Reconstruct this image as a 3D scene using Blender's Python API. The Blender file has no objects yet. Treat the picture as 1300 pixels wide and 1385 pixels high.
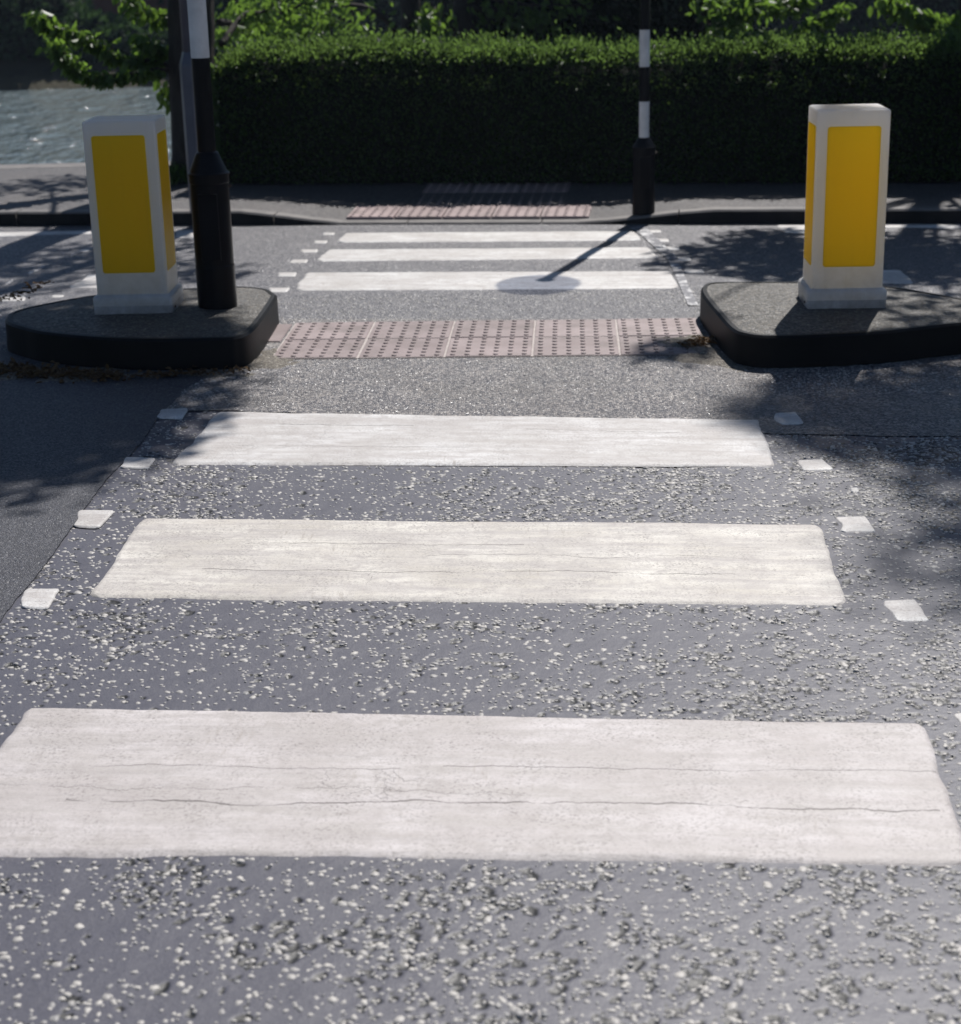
import bpy, math, random
import numpy as np
from mathutils import Vector, Matrix

HAZE = 0.00045
random.seed(7)
rng = np.random.default_rng(11)
S = bpy.context.scene
COL = S.collection
R = math.radians

# ------------------------------------------------------------------ camera model
F_PX, PPX, PPY, CAM_H = 2321.0, 650.0, 648.0, 1.87
PITCH, ROLL = R(17.66), R(1.35)
_f = np.array([0, math.cos(PITCH), -math.sin(PITCH)])
_r0 = np.array([1.0, 0, 0]); _u0 = np.array([0, math.sin(PITCH), math.cos(PITCH)])
_r = math.cos(ROLL)*_r0 - math.sin(ROLL)*_u0
_u = math.sin(ROLL)*_r0 + math.cos(ROLL)*_u0
CP = np.array([0, 0, CAM_H])

def ray(px, py):
    return _f + (px-PPX)/F_PX*_r - (py-PPY)/F_PX*_u
def G(px, py, z=0.0):
    """survey point: where on the level z a pixel of the photograph lies"""
    d = ray(px, py); t = (z-CAM_H)/d[2]
    p = CP + t*d
    return float(p[0]), float(p[1])
def at_depth(px, py, Y):
    d = ray(px, py); p = CP + d*(Y/d[1]); return Vector(p)
def proj(p):
    v = np.array(p)-CP; k = F_PX/(v@_f)
    return PPX+(v@_r)*k, PPY-(v@_u)*k
def Zat(x, y, py):
    """height at which the vertical over (x, y) crosses picture row py"""
    lo, hi = -3.0, 6.0
    for _ in range(50):
        m = (lo+hi)/2
        if proj((x, y, m))[1] > py: lo = m
        else: hi = m
    return (lo+hi)/2

# ------------------------------------------------------------------ mesh helpers
def link(o, parent=None):
    COL.objects.link(o)
    if parent is not None: o.parent = parent
    return o
def tag(o, label=None, cat=None, group=None, kind=None):
    if label: o['label'] = label
    if cat: o['category'] = cat
    if group: o['group'] = group
    if kind: o['kind'] = kind
    return o
def obj(name, verts, faces, mats, parent=None, smooth=False, midx=None, uvs=None):
    me = bpy.data.meshes.new(name)
    me.from_pydata([tuple(v) for v in verts], [], [tuple(f) for f in faces])
    for m in (mats if isinstance(mats, (list, tuple)) else [mats]): me.materials.append(m)
    if smooth: me.polygons.foreach_set('use_smooth', [True]*len(me.polygons))
    if midx is not None: me.polygons.foreach_set('material_index', midx)
    if uvs is not None:
        ul = me.uv_layers.new(name='UVMap')
        li = np.zeros(len(me.loops), dtype=np.int32); me.loops.foreach_get('vertex_index', li)
        ul.data.foreach_set('uv', np.asarray(uvs, dtype=np.float32)[li].ravel())
    me.update()
    return link(bpy.data.objects.new(name, me), parent)
def obj_np(name, V, Fc, mats, parent=None, smooth=False, attr=None, midx=None, uvs=None):
    me = bpy.data.meshes.new(name)
    V = np.asarray(V, dtype=np.float32); Fc = np.asarray(Fc, dtype=np.int32)
    n, k = Fc.shape
    me.vertices.add(len(V)); me.vertices.foreach_set('co', V.ravel())
    me.loops.add(n*k); me.loops.foreach_set('vertex_index', Fc.ravel())
    me.polygons.add(n)
    me.polygons.foreach_set('loop_start', np.arange(0, n*k, k, dtype=np.int32))
    me.polygons.foreach_set('loop_total', np.full(n, k, dtype=np.int32))
    if smooth: me.polygons.foreach_set('use_smooth', np.ones(n, dtype=bool))
    for m in (mats if isinstance(mats, (list, tuple)) else [mats]): me.materials.append(m)
    if midx is not None: me.polygons.foreach_set('material_index', np.asarray(midx, dtype=np.int32))
    if attr:
        for an, av in attr.items():
            a = me.attributes.new(an, 'FLOAT', 'POINT'); a.data.foreach_set('value', np.asarray(av, dtype=np.float32))
    me.update(calc_edges=True)
    if uvs is not None:
        ul = me.uv_layers.new(name='UVMap')
        ul.data.foreach_set('uv', np.asarray(uvs, dtype=np.float32)[Fc.ravel()].ravel())
    me.validate()
    return link(bpy.data.objects.new(name, me), parent)
def empty(name, loc=(0, 0, 0), rz=0.0):
    o = bpy.data.objects.new(name, None); COL.objects.link(o)
    o.location = loc; o.rotation_euler = (0, 0, rz); return o
def copy_tree(o, parent=None):
    c = o.copy(); COL.objects.link(c); c.parent = parent
    for ch in list(o.children): copy_tree(ch, c)
    return c

_T = rng.random((512, 512))
def vn(x, y, seed=0):
    x = np.asarray(x, dtype=float)+seed*37.3; y = np.asarray(y, dtype=float)+seed*91.7
    xi = np.floor(x).astype(int); yi = np.floor(y).astype(int)
    fx = x-xi; fy = y-yi; fx = fx*fx*(3-2*fx); fy = fy*fy*(3-2*fy)
    a = _T[xi % 512, yi % 512]; b = _T[(xi+1) % 512, yi % 512]
    c = _T[xi % 512, (yi+1) % 512]; d = _T[(xi+1) % 512, (yi+1) % 512]
    return (a*(1-fx)+b*fx)*(1-fy)+(c*(1-fx)+d*fx)*fy
def fbm(x, y, s=1.0, o=3, seed=0):
    t = 0; a = 1; n = 0
    for i in range(o):
        t = t+a*vn(np.asarray(x)*s, np.asarray(y)*s, seed+i*3); n += a; a *= .5; s *= 2.1
    return t/n

def catmull(pts, n=8, closed=True):
    P = [np.array(p, dtype=float) for p in pts]; out = []; L = len(P)
    for i in range(L if closed else L-1):
        p0, p1, p2, p3 = (P[(i+k) % L] if closed else P[min(max(i+k, 0), L-1)] for k in (-1, 0, 1, 2))
        for j in range(n):
            t = j/n
            out.append(.5*((2*p1)+(-p0+p2)*t+(2*p0-5*p1+4*p2-p3)*t*t+(-p0+3*p1-3*p2+p3)*t**3))
    if not closed: out.append(P[-1])
    return out
def grid_faces(nx, ny):
    i = np.arange(nx*ny).reshape(ny, nx)
    return np.stack([i[:-1, :-1], i[:-1, 1:], i[1:, 1:], i[1:, :-1]], -1).reshape(-1, 4)

def loft(rings, cap0=True, cap1=True):
    n = len(rings[0]); V = [p for r in rings for p in r]; Fc = []
    for k in range(len(rings)-1):
        for i in range(n):
            j = (i+1) % n
            Fc.append((k*n+i, k*n+j, (k+1)*n+j, (k+1)*n+i))
    if cap0: Fc.append(tuple(range(n-1, -1, -1)))
    if cap1: Fc.append(tuple(range((len(rings)-1)*n, len(rings)*n)))
    return V, Fc
def rrect(hw, hd, r, z, seg=5, cx=0, cy=0):
    out = []
    for (sx, sy, a0) in ((1, 1, 0), (-1, 1, 90), (-1, -1, 180), (1, -1, 270)):
        for k in range(seg+1):
            a = R(a0+90*k/seg)
            out.append((cx+sx*(hw-r)+r*math.cos(a), cy+sy*(hd-r)+r*math.sin(a), z))
    return out
def circ(r, z, n=32, cx=0, cy=0):
    return [(cx+r*math.cos(2*math.pi*i/n), cy+r*math.sin(2*math.pi*i/n), z) for i in range(n)]
def lathe(prof, n=32, cx=0, cy=0):
    return loft([circ(max(r, 1e-4), z, n, cx, cy) for r, z in prof])
def tube(path, radii, n=10, rough=0.0):
    P = [Vector(p) for p in path]; rings = []
    for i, p in enumerate(P):
        t = (P[min(i+1, len(P)-1)]-P[max(i-1, 0)]).normalized()
        u = t.cross(Vector((0.3, 1, 0.1))).normalized(); v = t.cross(u)
        ring = []
        for k in range(n):
            a = 2*math.pi*k/n
            q = radii[i]*(1+rough*(random.random()-.5)+rough*.6*math.sin(3*a+i*.2))
            ring.append(tuple(p+u*q*math.cos(a)+v*q*math.sin(a)))
        rings.append(ring)
    return loft(rings)
class MB:
    def __init__(s): s.V = []; s.F = []; s.M = []
    def add(s, vf, m=0):
        V, Fc = vf; b = len(s.V); s.V += list(V); s.F += [tuple(i+b for i in f) for f in Fc]; s.M += [m]*len(Fc); return s
    def build(s, name, mats, parent=None, smooth=False):
        return obj(name, s.V, s.F, mats, parent, smooth, s.M)

# ------------------------------------------------------------------ materials
def newmat(name):
    m = bpy.data.materials.new(name); m.use_nodes = True
    nt = m.node_tree; nt.nodes.clear(); return m, nt
class NT:
    def __init__(s, name):
        s.m, s.t = newmat(name); s.out = s.t.nodes.new('ShaderNodeOutputMaterial')
    def n(s, typ, **kw):
        nd = s.t.nodes.new('ShaderNode'+typ)
        for k, v in kw.items():
            if hasattr(nd, k): setattr(nd, k, v)
            else: nd.inputs[k].default_value = v
        return nd
    def l(s, a, b): s.t.links.new(a, b)
    def coord(s, scale=(1, 1, 1), which='Object'):
        c = s.n('TexCoord'); mp = s.n('Mapping'); mp.inputs['Scale'].default_value = scale
        s.l(c.outputs[which], mp.inputs['Vector']); return mp.outputs['Vector']
    def noise(s, vec, scale, detail=4, rough=.55, dist=0):
        nd = s.n('TexNoise'); nd.inputs['Scale'].default_value = scale; nd.inputs['Detail'].default_value = detail
        nd.inputs['Roughness'].default_value = rough; nd.inputs['Distortion'].default_value = dist
        if vec is not None: s.l(vec, nd.inputs['Vector'])
        return nd.outputs['Fac']
    def vor(s, vec, scale, feature='F1', out='Distance', rnd=1):
        nd = s.n('TexVoronoi', feature=feature); nd.inputs['Scale'].default_value = scale
        nd.inputs['Randomness'].default_value = rnd
        if vec is not None: s.l(vec, nd.inputs['Vector'])
        return nd.outputs[out]
    def ramp(s, fac, stops, interp='LINEAR'):
        nd = s.n('ValToRGB'); e = nd.color_ramp.elements; nd.color_ramp.interpolation = interp
        while len(e) < len(stops): e.new(.5)
        for i, (p, c) in enumerate(stops):
            e[i].position = p; e[i].color = (c, c, c, 1) if isinstance(c, (int, float)) else (*c, 1)
        s.l(fac, nd.inputs['Fac']); return nd.outputs['Color']
    def mix(s, fac, a, b, typ='MIX'):
        nd = s.n('MixRGB', blend_type=typ)
        for i, v in ((0, fac), (1, a), (2, b)):
            if isinstance(v, bpy.types.NodeSocket): s.l(v, nd.inputs[i])
            elif i == 0: nd.inputs[0].default_value = v
            else: nd.inputs[i].default_value = (v, v, v, 1) if isinstance(v, (int, float)) else (*v, 1)
        return nd.outputs[0]
    def math(s, op, a, b=0.0, c=None):
        nd = s.n('Math', operation=op)
        for i, v in enumerate((a, b) if c is None else (a, b, c)):
            if isinstance(v, bpy.types.NodeSocket): s.l(v, nd.inputs[i])
            else: nd.inputs[i].default_value = v
        return nd.outputs[0]
    def bump(s, h, strength=.3, dist=.01, normal=None):
        nd = s.n('Bump'); nd.inputs['Strength'].default_value = strength; nd.inputs['Distance'].default_value = dist
        s.l(h, nd.inputs['Height'])
        if normal is not None: s.l(normal, nd.inputs['Normal'])
        return nd.outputs[0]
    def bsdf(s, col, rough=.6, spec=.5, normal=None, metallic=0, **kw):
        b = s.n('BsdfPrincipled')
        if isinstance(col, bpy.types.NodeSocket): s.l(col, b.inputs['Base Color'])
        else: b.inputs['Base Color'].default_value = (*col, 1)
        if isinstance(rough, bpy.types.NodeSocket): s.l(rough, b.inputs['Roughness'])
        else: b.inputs['Roughness'].default_value = rough
        if isinstance(spec, bpy.types.NodeSocket): s.l(spec, b.inputs['Specular IOR Level'])
        else: b.inputs['Specular IOR Level'].default_value = spec
        b.inputs['Metallic'].default_value = metallic
        for k, v in kw.items(): b.inputs[k.replace('_', ' ')].default_value = v
        if normal is not None: s.l(normal, b.inputs['Normal'])
        return b.outputs[0]
    def done(s, sh): s.l(sh, s.out.inputs['Surface']); return s.m

def m_mastic():
    t = NT('mastic_asphalt'); v = t.coord()
    at = t.n('Attribute', attribute_name='pit').outputs['Fac']
    big = t.noise(v, .9, 4); med = t.noise(v, 14, 5, .65); fine = t.noise(v, 260, 3, .7)
    c = t.mix(big, (.044, .044, .064), (.064, .063, .088))
    c = t.mix(t.ramp(med, [(.3, 0), (.75, 1)]), c, t.mix(.5, c, (.10, .098, .118)))
    c = t.mix(t.ramp(fine, [(.38, 0), (.62, 1)]), t.mix(.45, c, (.02, .02, .025)), c)
    sp = t.ramp(t.vor(v, 190), [(.10, 1), (.26, 0)]); c = t.mix(t.math('MULTIPLY', sp, t.ramp(t.noise(v, 40, 3), [(.45, 0), (.6, .55)])), c, (.21, .20, .20))
    c = t.mix(t.ramp(at, [(.04, 0), (.22, 1)]), c, (.004, .004, .005))
    ro = t.ramp(fine, [(.2, .42), (.8, .62)])
    h = t.math('ADD', t.math('MULTIPLY', fine, .4), t.noise(v, 70, 4, .6))
    return t.done(t.bsdf(c, ro, .45, t.bump(h, .35, .003)))
def m_chip():
    t = NT('stone_chipping')
    gi = t.n('Attribute', attribute_name='tone').outputs['Fac']
    c = t.ramp(gi, [(0, (.07, .07, .08)), (.3, (.18, .17, .165)), (.65, (.32, .295, .27)), (1, (.47, .435, .39))])
    f = t.noise(t.coord(), 500, 3); c = t.mix(.3, c, t.mix(f, .1, .6))
    return t.done(t.bsdf(c, .52, .5, t.bump(f, .5, .001)))
def m_fine(name, ca, cb, stone, scale=110, bright=.5, browns=None, rough=.5):
    t = NT(name); v = t.coord()
    cell = t.n('TexVoronoi', feature='F1'); cell.inputs['Scale'].default_value = scale; t.l(v, cell.inputs['Vector'])
    sep = t.n('SeparateColor'); t.l(cell.outputs['Color'], sep.inputs[0])
    edge = t.vor(v, scale, 'DISTANCE_TO_EDGE')
    big = t.noise(v, .8, 5, .6); med = t.noise(v, 6, 4)
    c = t.mix(big, ca, cb)
    pick = t.ramp(sep.outputs[0], [(bright-.08, 0), (min(bright+.25, 1), 1)])
    pick = t.math('MULTIPLY', pick, t.ramp(med, [(.25, .45), (.7, 1)]))
    c = t.mix(pick, c, stone)
    if browns: c = t.mix(t.ramp(t.noise(v, 2.2, 4, .6), [(.42, 0), (.72, .5)]), c, t.mix(sep.outputs[1], browns[0], browns[1]))
    c = t.mix(t.ramp(edge, [(.0, 1), (.09, 0)]), c, (.018, .018, .022))
    # each grain lies at its own slope, so it glints on its own
    nrm = t.n('NormalMap') if False else None
    h = t.math('ADD', t.math('MULTIPLY', sep.outputs[2], .9), t.math('MINIMUM', t.math('MULTIPLY', edge, 3.), .8))
    ro = t.ramp(sep.outputs[1], [(0, rough-.16), (1, rough+.18)])
    return t.done(t.bsdf(c, ro, .5, t.bump(h, .55, .004)))
def m_paint(name, cracks=(), wheel=0.5, tint=(.66, .655, .64)):
    """thermoplastic: cracks given as fractions across the stripe; UV is in metres"""
    t = NT(name)
    uvn = t.n('TexCoord').outputs['UV']; v = t.coord()
    s3 = t.n('SeparateXYZ'); t.l(uvn, s3.inputs[0]); u, w = s3.outputs[0], s3.outputs[1]
    mp = t.n('Mapping'); mp.inputs['Scale'].default_value = (1.1, 7, 1); t.l(uvn, mp.inputs['Vector'])
    streak = t.noise(mp.outputs[0], 2.2, 8, .7, .35)
    mpw = t.n('Mapping'); mpw.inputs['Scale'].default_value = (.22, 6.5, 1); t.l(uvn, mpw.inputs['Vector'])
    ridge = t.noise(mpw.outputs[0], 1.9, 3, .5, .1); patch = t.noise(v, 3.2, 5, .6); gr = t.noise(v, 120, 4, .75)
    c = t.mix(t.ramp(patch, [(.3, 0), (.7, 1)]), tint, tuple(x*k for x, k in zip(tint, (.68, .655, .63))))
    c = t.mix(t.ramp(streak, [(.44, 0), (.62, .85)]), c, (.38, .35, .33))
    c = t.mix(t.ramp(ridge, [(.47, 0), (.56, .38), (.60, 0)]), c, (.36, .33, .32))
    c = t.mix(t.math('MULTIPLY', t.ramp(gr, [(.50, 0), (.66, 1)]), t.ramp(t.noise(v, 7, 5, .65), [(.42, .3), (.60, 1)])), c, (.20, .18, .17))
    blot = t.noise(v, 22, 6, .7); c = t.mix(t.ramp(blot, [(.49, 0), (.66, .65)]), c, (.33, .30, .285))
    # transverse scuffs
    mp2 = t.n('Mapping'); mp2.inputs['Scale'].default_value = (30, 3.5, 1); mp2.inputs['Rotation'].default_value = (0, 0, .25); t.l(uvn, mp2.inputs['Vector'])
    sc = t.ramp(t.noise(mp2.outputs[0], 2, 4, .7), [(.57, 0), (.65, 1)])
    sc = t.math('MULTIPLY', sc, t.ramp(t.noise(v, 2.6, 3), [(.55, 0), (.68, .6)]))
    c = t.mix(sc, c, (.27, .235, .20))
    mask = None
    for (f0, wd, amp, seed, u0, u1) in cracks:
        cu = t.n('CombineXYZ'); t.l(u, cu.inputs[0]); cu.inputs[1].default_value = seed
        wob = t.math('MULTIPLY', t.math('SUBTRACT', t.noise(cu.outputs[0], 2.4, 8, .62), .5), amp)
        d = t.math('ABSOLUTE', t.math('SUBTRACT', t.math('SUBTRACT', w, f0), wob))
        vis = t.ramp(t.noise(cu.outputs[0], 5, 4), [(.38, .0), (.52, 1)])
        wd2 = t.math('MULTIPLY', vis, wd)
        k = t.math('LESS_THAN', d, wd2)
        k = t.math('MULTIPLY', k, t.math('MULTIPLY', t.math('GREATER_THAN', u, u0), t.math('LESS_THAN', u, u1)))
        mask = k if mask is None else t.math('MAXIMUM', mask, k)
    mpc = t.n('Mapping'); mpc.inputs['Scale'].default_value = (1.6, .55, 1); t.l(uvn, mpc.inputs['Vector'])
    dist = t.n('MixRGB', blend_type='ADD'); dist.inputs[0].default_value = .22
    nn = t.n('TexNoise'); nn.inputs['Scale'].default_value = 9; nn.inputs['Detail'].default_value = 6; t.l(uvn, nn.inputs['Vector'])
    t.l(mpc.outputs[0], dist.inputs[1]); t.l(nn.outputs['Color'], dist.inputs[2])
    hair = t.vor(dist.outputs[0], 4.2, 'DISTANCE_TO_EDGE')
    hm = t.math('MULTIPLY', t.ramp(hair, [(.002, 1), (.007, 0)]), t.ramp(t.noise(v, 1.9, 4), [(.60, 0), (.70, .45)]))
    mask = hm if mask is None else t.math('MAXIMUM', mask, hm)
    c = t.mix(t.math('MULTIPLY', mask, .8), c, (.07, .06, .055))
    h = t.math('SUBTRACT', t.math('ADD', t.math('ADD', t.math('MULTIPLY', streak, .9), t.math('MULTIPLY', ridge, 2.2)), t.math('MULTIPLY', gr, .35)), t.math('MULTIPLY', mask, 1.2))
    return t.done(t.bsdf(c, .55, .4, t.bump(h, .6, .006)))
def m_worn():
    t = NT('worn_paint'); v = t.coord()
    k = t.math('MULTIPLY', t.ramp(t.noise(v, 9, 6, .75), [(.48, 0), (.60, 1)]), .8)
    c = t.mix(k, (.085, .085, .1), (.66, .65, .64))
    return t.done(t.bsdf(c, .55, .5, t.bump(t.noise(v, 120, 3), .4, .003)))
def m_simple(name, ca, cb, scale=6, rough=.6, spec=.5, bs=80, bstr=.2, bd=.002, metallic=0, stretch=(1, 1, 1), vary=0.0, grime=0.0):
    t = NT(name); v = t.coord(stretch)
    n1 = t.noise(v, scale, 6, .65)
    col = t.mix(t.ramp(n1, [(.3, 0), (.7, 1)]), ca, cb)
    if vary:
        oi = t.n('ObjectInfo'); col = t.mix(t.math('MULTIPLY', oi.outputs['Random'], vary), col, tuple(x*.55 for x in ca))
    if grime:
        wp = t.n('NewGeometry').outputs['Position']; col = t.mix(t.math('MULTIPLY', t.ramp(t.noise(wp, 4.5, 6, .7), [(.48, 0), (.66, 1)]), grime), col, (.09, .075, .065))
    return t.done(t.bsdf(col, rough, spec, t.bump(t.noise(v, bs, 4), bstr, bd), metallic))
def m_plastic(name, ca, cb, tr, amt, rough=.35, dirt=(.35, .32, .28)):
    t = NT(name); v = t.coord()
    n1 = t.noise(v, 3, 5, .6); g = t.noise(v, 60, 4, .7)
    c = t.mix(t.ramp(n1, [(.35, 0), (.7, 1)]), ca, cb)
    mp = t.coord((30, 30, 1.5)); dr = t.ramp(t.noise(mp, 1.6, 5, .7), [(.55, 0), (.8, .35)])
    c = t.mix(dr, c, dirt); c = t.mix(t.ramp(g, [(.66, 0), (.74, .4)]), c, dirt)
    sz_ = t.n('SeparateXYZ'); t.l(v, sz_.inputs[0])
    spl = t.math('MULTIPLY', t.ramp(sz_.outputs[2], [(0, .9), (.10, .45), (.32, 0)]), t.ramp(t.noise(v, 14, 5, .7), [(.35, .15), (.65, 1)]))
    c = t.mix(spl, c, tuple(x*.7 for x in dirt))
    scr = t.ramp(t.noise(t.coord((6, 6, 60)), 2.5, 4, .7), [(.66, 0), (.70, .35)]); c = t.mix(scr, c, dirt)
    a = t.bsdf(c, rough, .45, t.bump(g, .08, .002))
    b = t.n('BsdfTranslucent'); b.inputs['Color'].default_value = (*tr, 1)
    mx = t.n('MixShader'); mx.inputs[0].default_value = amt
    t.l(a, mx.inputs[1]); t.l(b.outputs[0], mx.inputs[2]); return t.done(mx.outputs[0])
def m_clear(name, ca, cb, tr, amt, rough):
    t = NT(name); a = t.bsdf(ca, rough, .5)
    b = t.n('BsdfTransparent'); b.inputs['Color'].default_value = (.86, .88, .94, 1)
    mx = t.n('MixShader'); mx.inputs[0].default_value = .74
    t.l(a, mx.inputs[1]); t.l(b.outputs[0], mx.inputs[2]); return t.done(mx.outputs[0])
def m_leaf(name, ca, cb, tc, amt=.45, rough=.45, spec=.5):
    t = NT(name); g = t.n('Attribute', attribute_name='tone').outputs['Fac']
    c = t.mix(g, ca, cb); a = t.bsdf(c, rough, spec)
    b = t.n('BsdfTranslucent'); t.l(t.mix(g, tuple(x*.7 for x in tc), tc), b.inputs['Color'])
    mx = t.n('MixShader'); mx.inputs[0].default_value = amt
    t.l(a, mx.inputs[1]); t.l(b.outputs[0], mx.inputs[2]); return t.done(mx.outputs[0])
def m_water():
    t = NT('river_water'); v = t.coord((2.2, .9, 1))
    h = t.math('ADD', t.noise(v, .9, 3, .5, .3), t.math('MULTIPLY', t.noise(v, 3.1, 2, .5, .2), .30))
    c = t.mix(t.noise(v, .3, 3), (.12, .155, .165), (.17, .205, .215))
    return t.done(t.bsdf(c, .07, .5, t.bump(h, 1.0, .40)))

M = {}
M['mastic'] = m_mastic(); M['chip'] = m_chip()
M['fine_dark'] = m_fine('new_asphalt', (.020, .021, .030), (.032, .033, .044), (.085, .085, .10), 150, .55, rough=.6)
M['refuge'] = m_fine('refuge_asphalt', (.032, .032, .044), (.055, .054, .068), (.38, .34, .31), 120, .5, browns=((.05, .044, .042), (.15, .13, .11)), rough=.45)
M['far_road'] = m_fine('far_asphalt', (.045, .045, .058), (.075, .074, .09), (.20, .19, .19), 95, .55, rough=.5)
M['pave'] = m_fine('footway_asphalt', (.035, .033, .038), (.058, .054, .056), (.15, .135, .13), 120, .6, browns=((.06, .055, .05), (.13, .11, .1)), rough=.65)
M['island_top'] = m_fine('island_asphalt', (.034, .031, .027), (.06, .054, .044), (.19, .17, .14), 90, .64, browns=((.022, .019, .015), (.09, .075, .05)), rough=.65)
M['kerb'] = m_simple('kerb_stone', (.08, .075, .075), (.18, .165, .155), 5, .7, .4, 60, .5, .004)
M['kerb_face'] = m_simple('shaded_kerb_face', (.010, .010, .011), (.026, .024, .024), 5, .8, .2, 60, .5, .004)  # kerb stone's upright face, its shade painted in as near-black colour
M['kerb_black'] = m_simple('black_kerb', (.0015, .0015, .002), (.006, .006, .007), 4, .5, .14, 50, .3, .003)
M['paint'] = m_paint('stripe_paint')
M['paint1'] = m_paint('nearest_stripe_paint', cracks=((.235, .0032, .13, 3.1, .25, 2.22), (.42, .0016, .10, 7.7, 1.1, 2.35), (.40, .0014, .12, 9.2, .25, 1.0), (.30, .0009, .2, 15.2, .0, 1.3)), tint=(.545, .51, .505))
M['paint2'] = m_paint('middle_stripe_paint', cracks=((.235, .0024, .11, 5.3, .3, 1.95), (.47, .002, .14, 1.9, .4, 1.3), (.38, .0016, .15, 11.4, 1.0, 2.0)), tint=(.635, .605, .55))
M['paint3'] = m_paint('back_stripe_paint', cracks=((.50, .0030, .10, 8.3, .3, .85), (.46, .002, .12, 2.6, 1.3, 1.9), (.22, .0016, .12, 4.4, .2, 1.1)), tint=(.62, .61, .60))
M['worn'] = m_worn()
M['tile'] = m_simple('pink_tactile_slab', (.195, .145, .14), (.35, .28, .275), 3.5, .62, .4, 160, .35, .002, vary=.45, grime=.5)
M['tile_red'] = m_simple('red_tactile_slab', (.23, .165, .16), (.33, .25, .245), 3.5, .65, .4, 160, .35, .002, vary=.4, grime=.4)
M['grout'] = m_simple('mortar', (.34, .30, .28), (.48, .43, .40), 30, .8, .3, 200, .5, .003)
M['white_plastic'] = m_plastic('white_plastic', (.84, .84, .85), (.76, .755, .76), (.96, .95, .95), .44)
M['yellow_plastic'] = m_plastic('yellow_film', (.96, .69, .03), (.93, .64, .025), (1.0, .83, .10), .74, .3, (.35, .22, .03))
M['skirt'] = m_plastic('skirt_plastic', (.62, .62, .64), (.50, .50, .53), (.8, .8, .85), .15, .3, (.2, .19, .18))
M['black_metal'] = m_simple('black_gloss_metal', (.003, .003, .004), (.006, .006, .008), 5, .30, .12, 40, .08, .002)
M['grey_paint_metal'] = m_simple('blue_grey_metal', (.055, .06, .085), (.085, .09, .12), 5, .35, .5, 40, .1, .002)
M['white_metal'] = m_simple('grubby_white_paint', (.55, .54, .53), (.72, .71, .70), 12, .45, .5, 90, .25, .002)
M['bolt'] = m_simple('rusty_bolt', (.05, .035, .025), (.12, .07, .04), 60, .6, .5)
M['amber'] = m_clear('amber_globe', (.85, .32, .02), (.8, .3, .02), (1, .4, .02), .3, .2)
M['bark'] = m_simple('bark', (.022, .018, .015), (.055, .045, .038), 8, .85, .3, 30, 1, .02, stretch=(3, 3, .6))
M['leaf'] = m_leaf('spring_leaf', (.035, .075, .018), (.085, .15, .035), (.19, .33, .045), .5)
M['leaf_hedge'] = m_leaf('privet_leaf', (.009, .024, .008), (.05, .10, .026), (.17, .28, .06), .42, .5, .3)
M['leaf_yew'] = m_leaf('yew_leaf', (.008, .018, .007), (.02, .038, .014), (.03, .06, .015), .2, .5)
M['leaf_far'] = m_leaf('far_leaf', (.035, .06, .035), (.07, .105, .06), (.06, .12, .03), .3, .7, .2)
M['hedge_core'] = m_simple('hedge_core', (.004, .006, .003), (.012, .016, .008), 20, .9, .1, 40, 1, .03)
M['grass'] = m_leaf('grass_blade', (.03, .06, .012), (.09, .15, .03), (.12, .25, .03), .4)
M['earth'] = m_simple('earth', (.03, .026, .018), (.06, .055, .032), 1.5, .9, .2, 12, 1, .03)
M['silt'] = m_fine('silt', (.075, .062, .045), (.12, .10, .075), (.3, .27, .22), 140, .6, rough=.75)
M['litter'] = m_leaf('dead_leaf', (.06, .035, .018), (.16, .10, .045), (.15, .08, .03), .2, .7, .2)
M['water'] = m_water()
M['brick'] = m_simple('red_brown_render', (.16, .075, .055), (.22, .11, .08), 2, .8, .3, 40, .4, .01)
M['plinth'] = m_simple('dark_plinth', (.03, .03, .035), (.05, .05, .055), 2, .8, .3)
M['slate'] = m_simple('slate', (.05, .05, .06), (.09, .09, .1), 3, .6, .4)
M['glass'] = m_simple('dark_glass', (.01, .012, .014), (.02, .022, .025), 2, .05, .6)
M['weed'] = m_leaf('weed_leaf', (.05, .09, .02), (.10, .15, .03), (.15, .25, .03), .4)

# ------------------------------------------------------------------ sun, sky, camera
SUN_AZ_VEC = Vector((.352, .936, 0)).normalized()        # horizontal direction towards the sun
SUN_EL = R(52)
sun_dir = Vector((SUN_AZ_VEC.x*math.cos(SUN_EL), SUN_AZ_VEC.y*math.cos(SUN_EL), math.sin(SUN_EL)))
sl = bpy.data.lights.new('sun', 'SUN'); sl.energy = 5.0; sl.angle = R(.53); sl.color = (1, .965, .925)
so = bpy.data.objects.new('sun', sl); COL.objects.link(so); so.rotation_euler = sun_dir.to_track_quat('Z', 'Y').to_euler()
so.location = (6, 20, 20)
W = bpy.data.worlds.new('World'); S.world = W; W.use_nodes = True
wn = W.node_tree; bg = wn.nodes['Background']
sky = wn.nodes.new('ShaderNodeTexSky'); sky.sky_type = 'NISHITA'; sky.sun_disc = False; sky.ozone_density = 4; sky.dust_density = .3
sky.sun_elevation = SUN_EL; sky.sun_rotation = math.atan2(SUN_AZ_VEC.x, SUN_AZ_VEC.y)
wn.links.new(sky.outputs[0], bg.inputs[0]); bg.inputs[1].default_value = .052
cd = bpy.data.cameras.new('camera'); cam = bpy.data.objects.new('camera', cd); COL.objects.link(cam); S.camera = cam
cd.sensor_fit = 'HORIZONTAL'; cd.sensor_width = 56.0; cd.lens = F_PX/1300*56
cd.shift_x = 0; cd.shift_y = -(692.5-PPY)/1300
cd.clip_start = .05; cd.clip_end = 3000
cam.matrix_world = Matrix(((_r[0], _u[0], -_f[0], 0), (_r[1], _u[1], -_f[1], 0), (_r[2], _u[2], -_f[2], CAM_H), (0, 0, 0, 1)))
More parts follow.
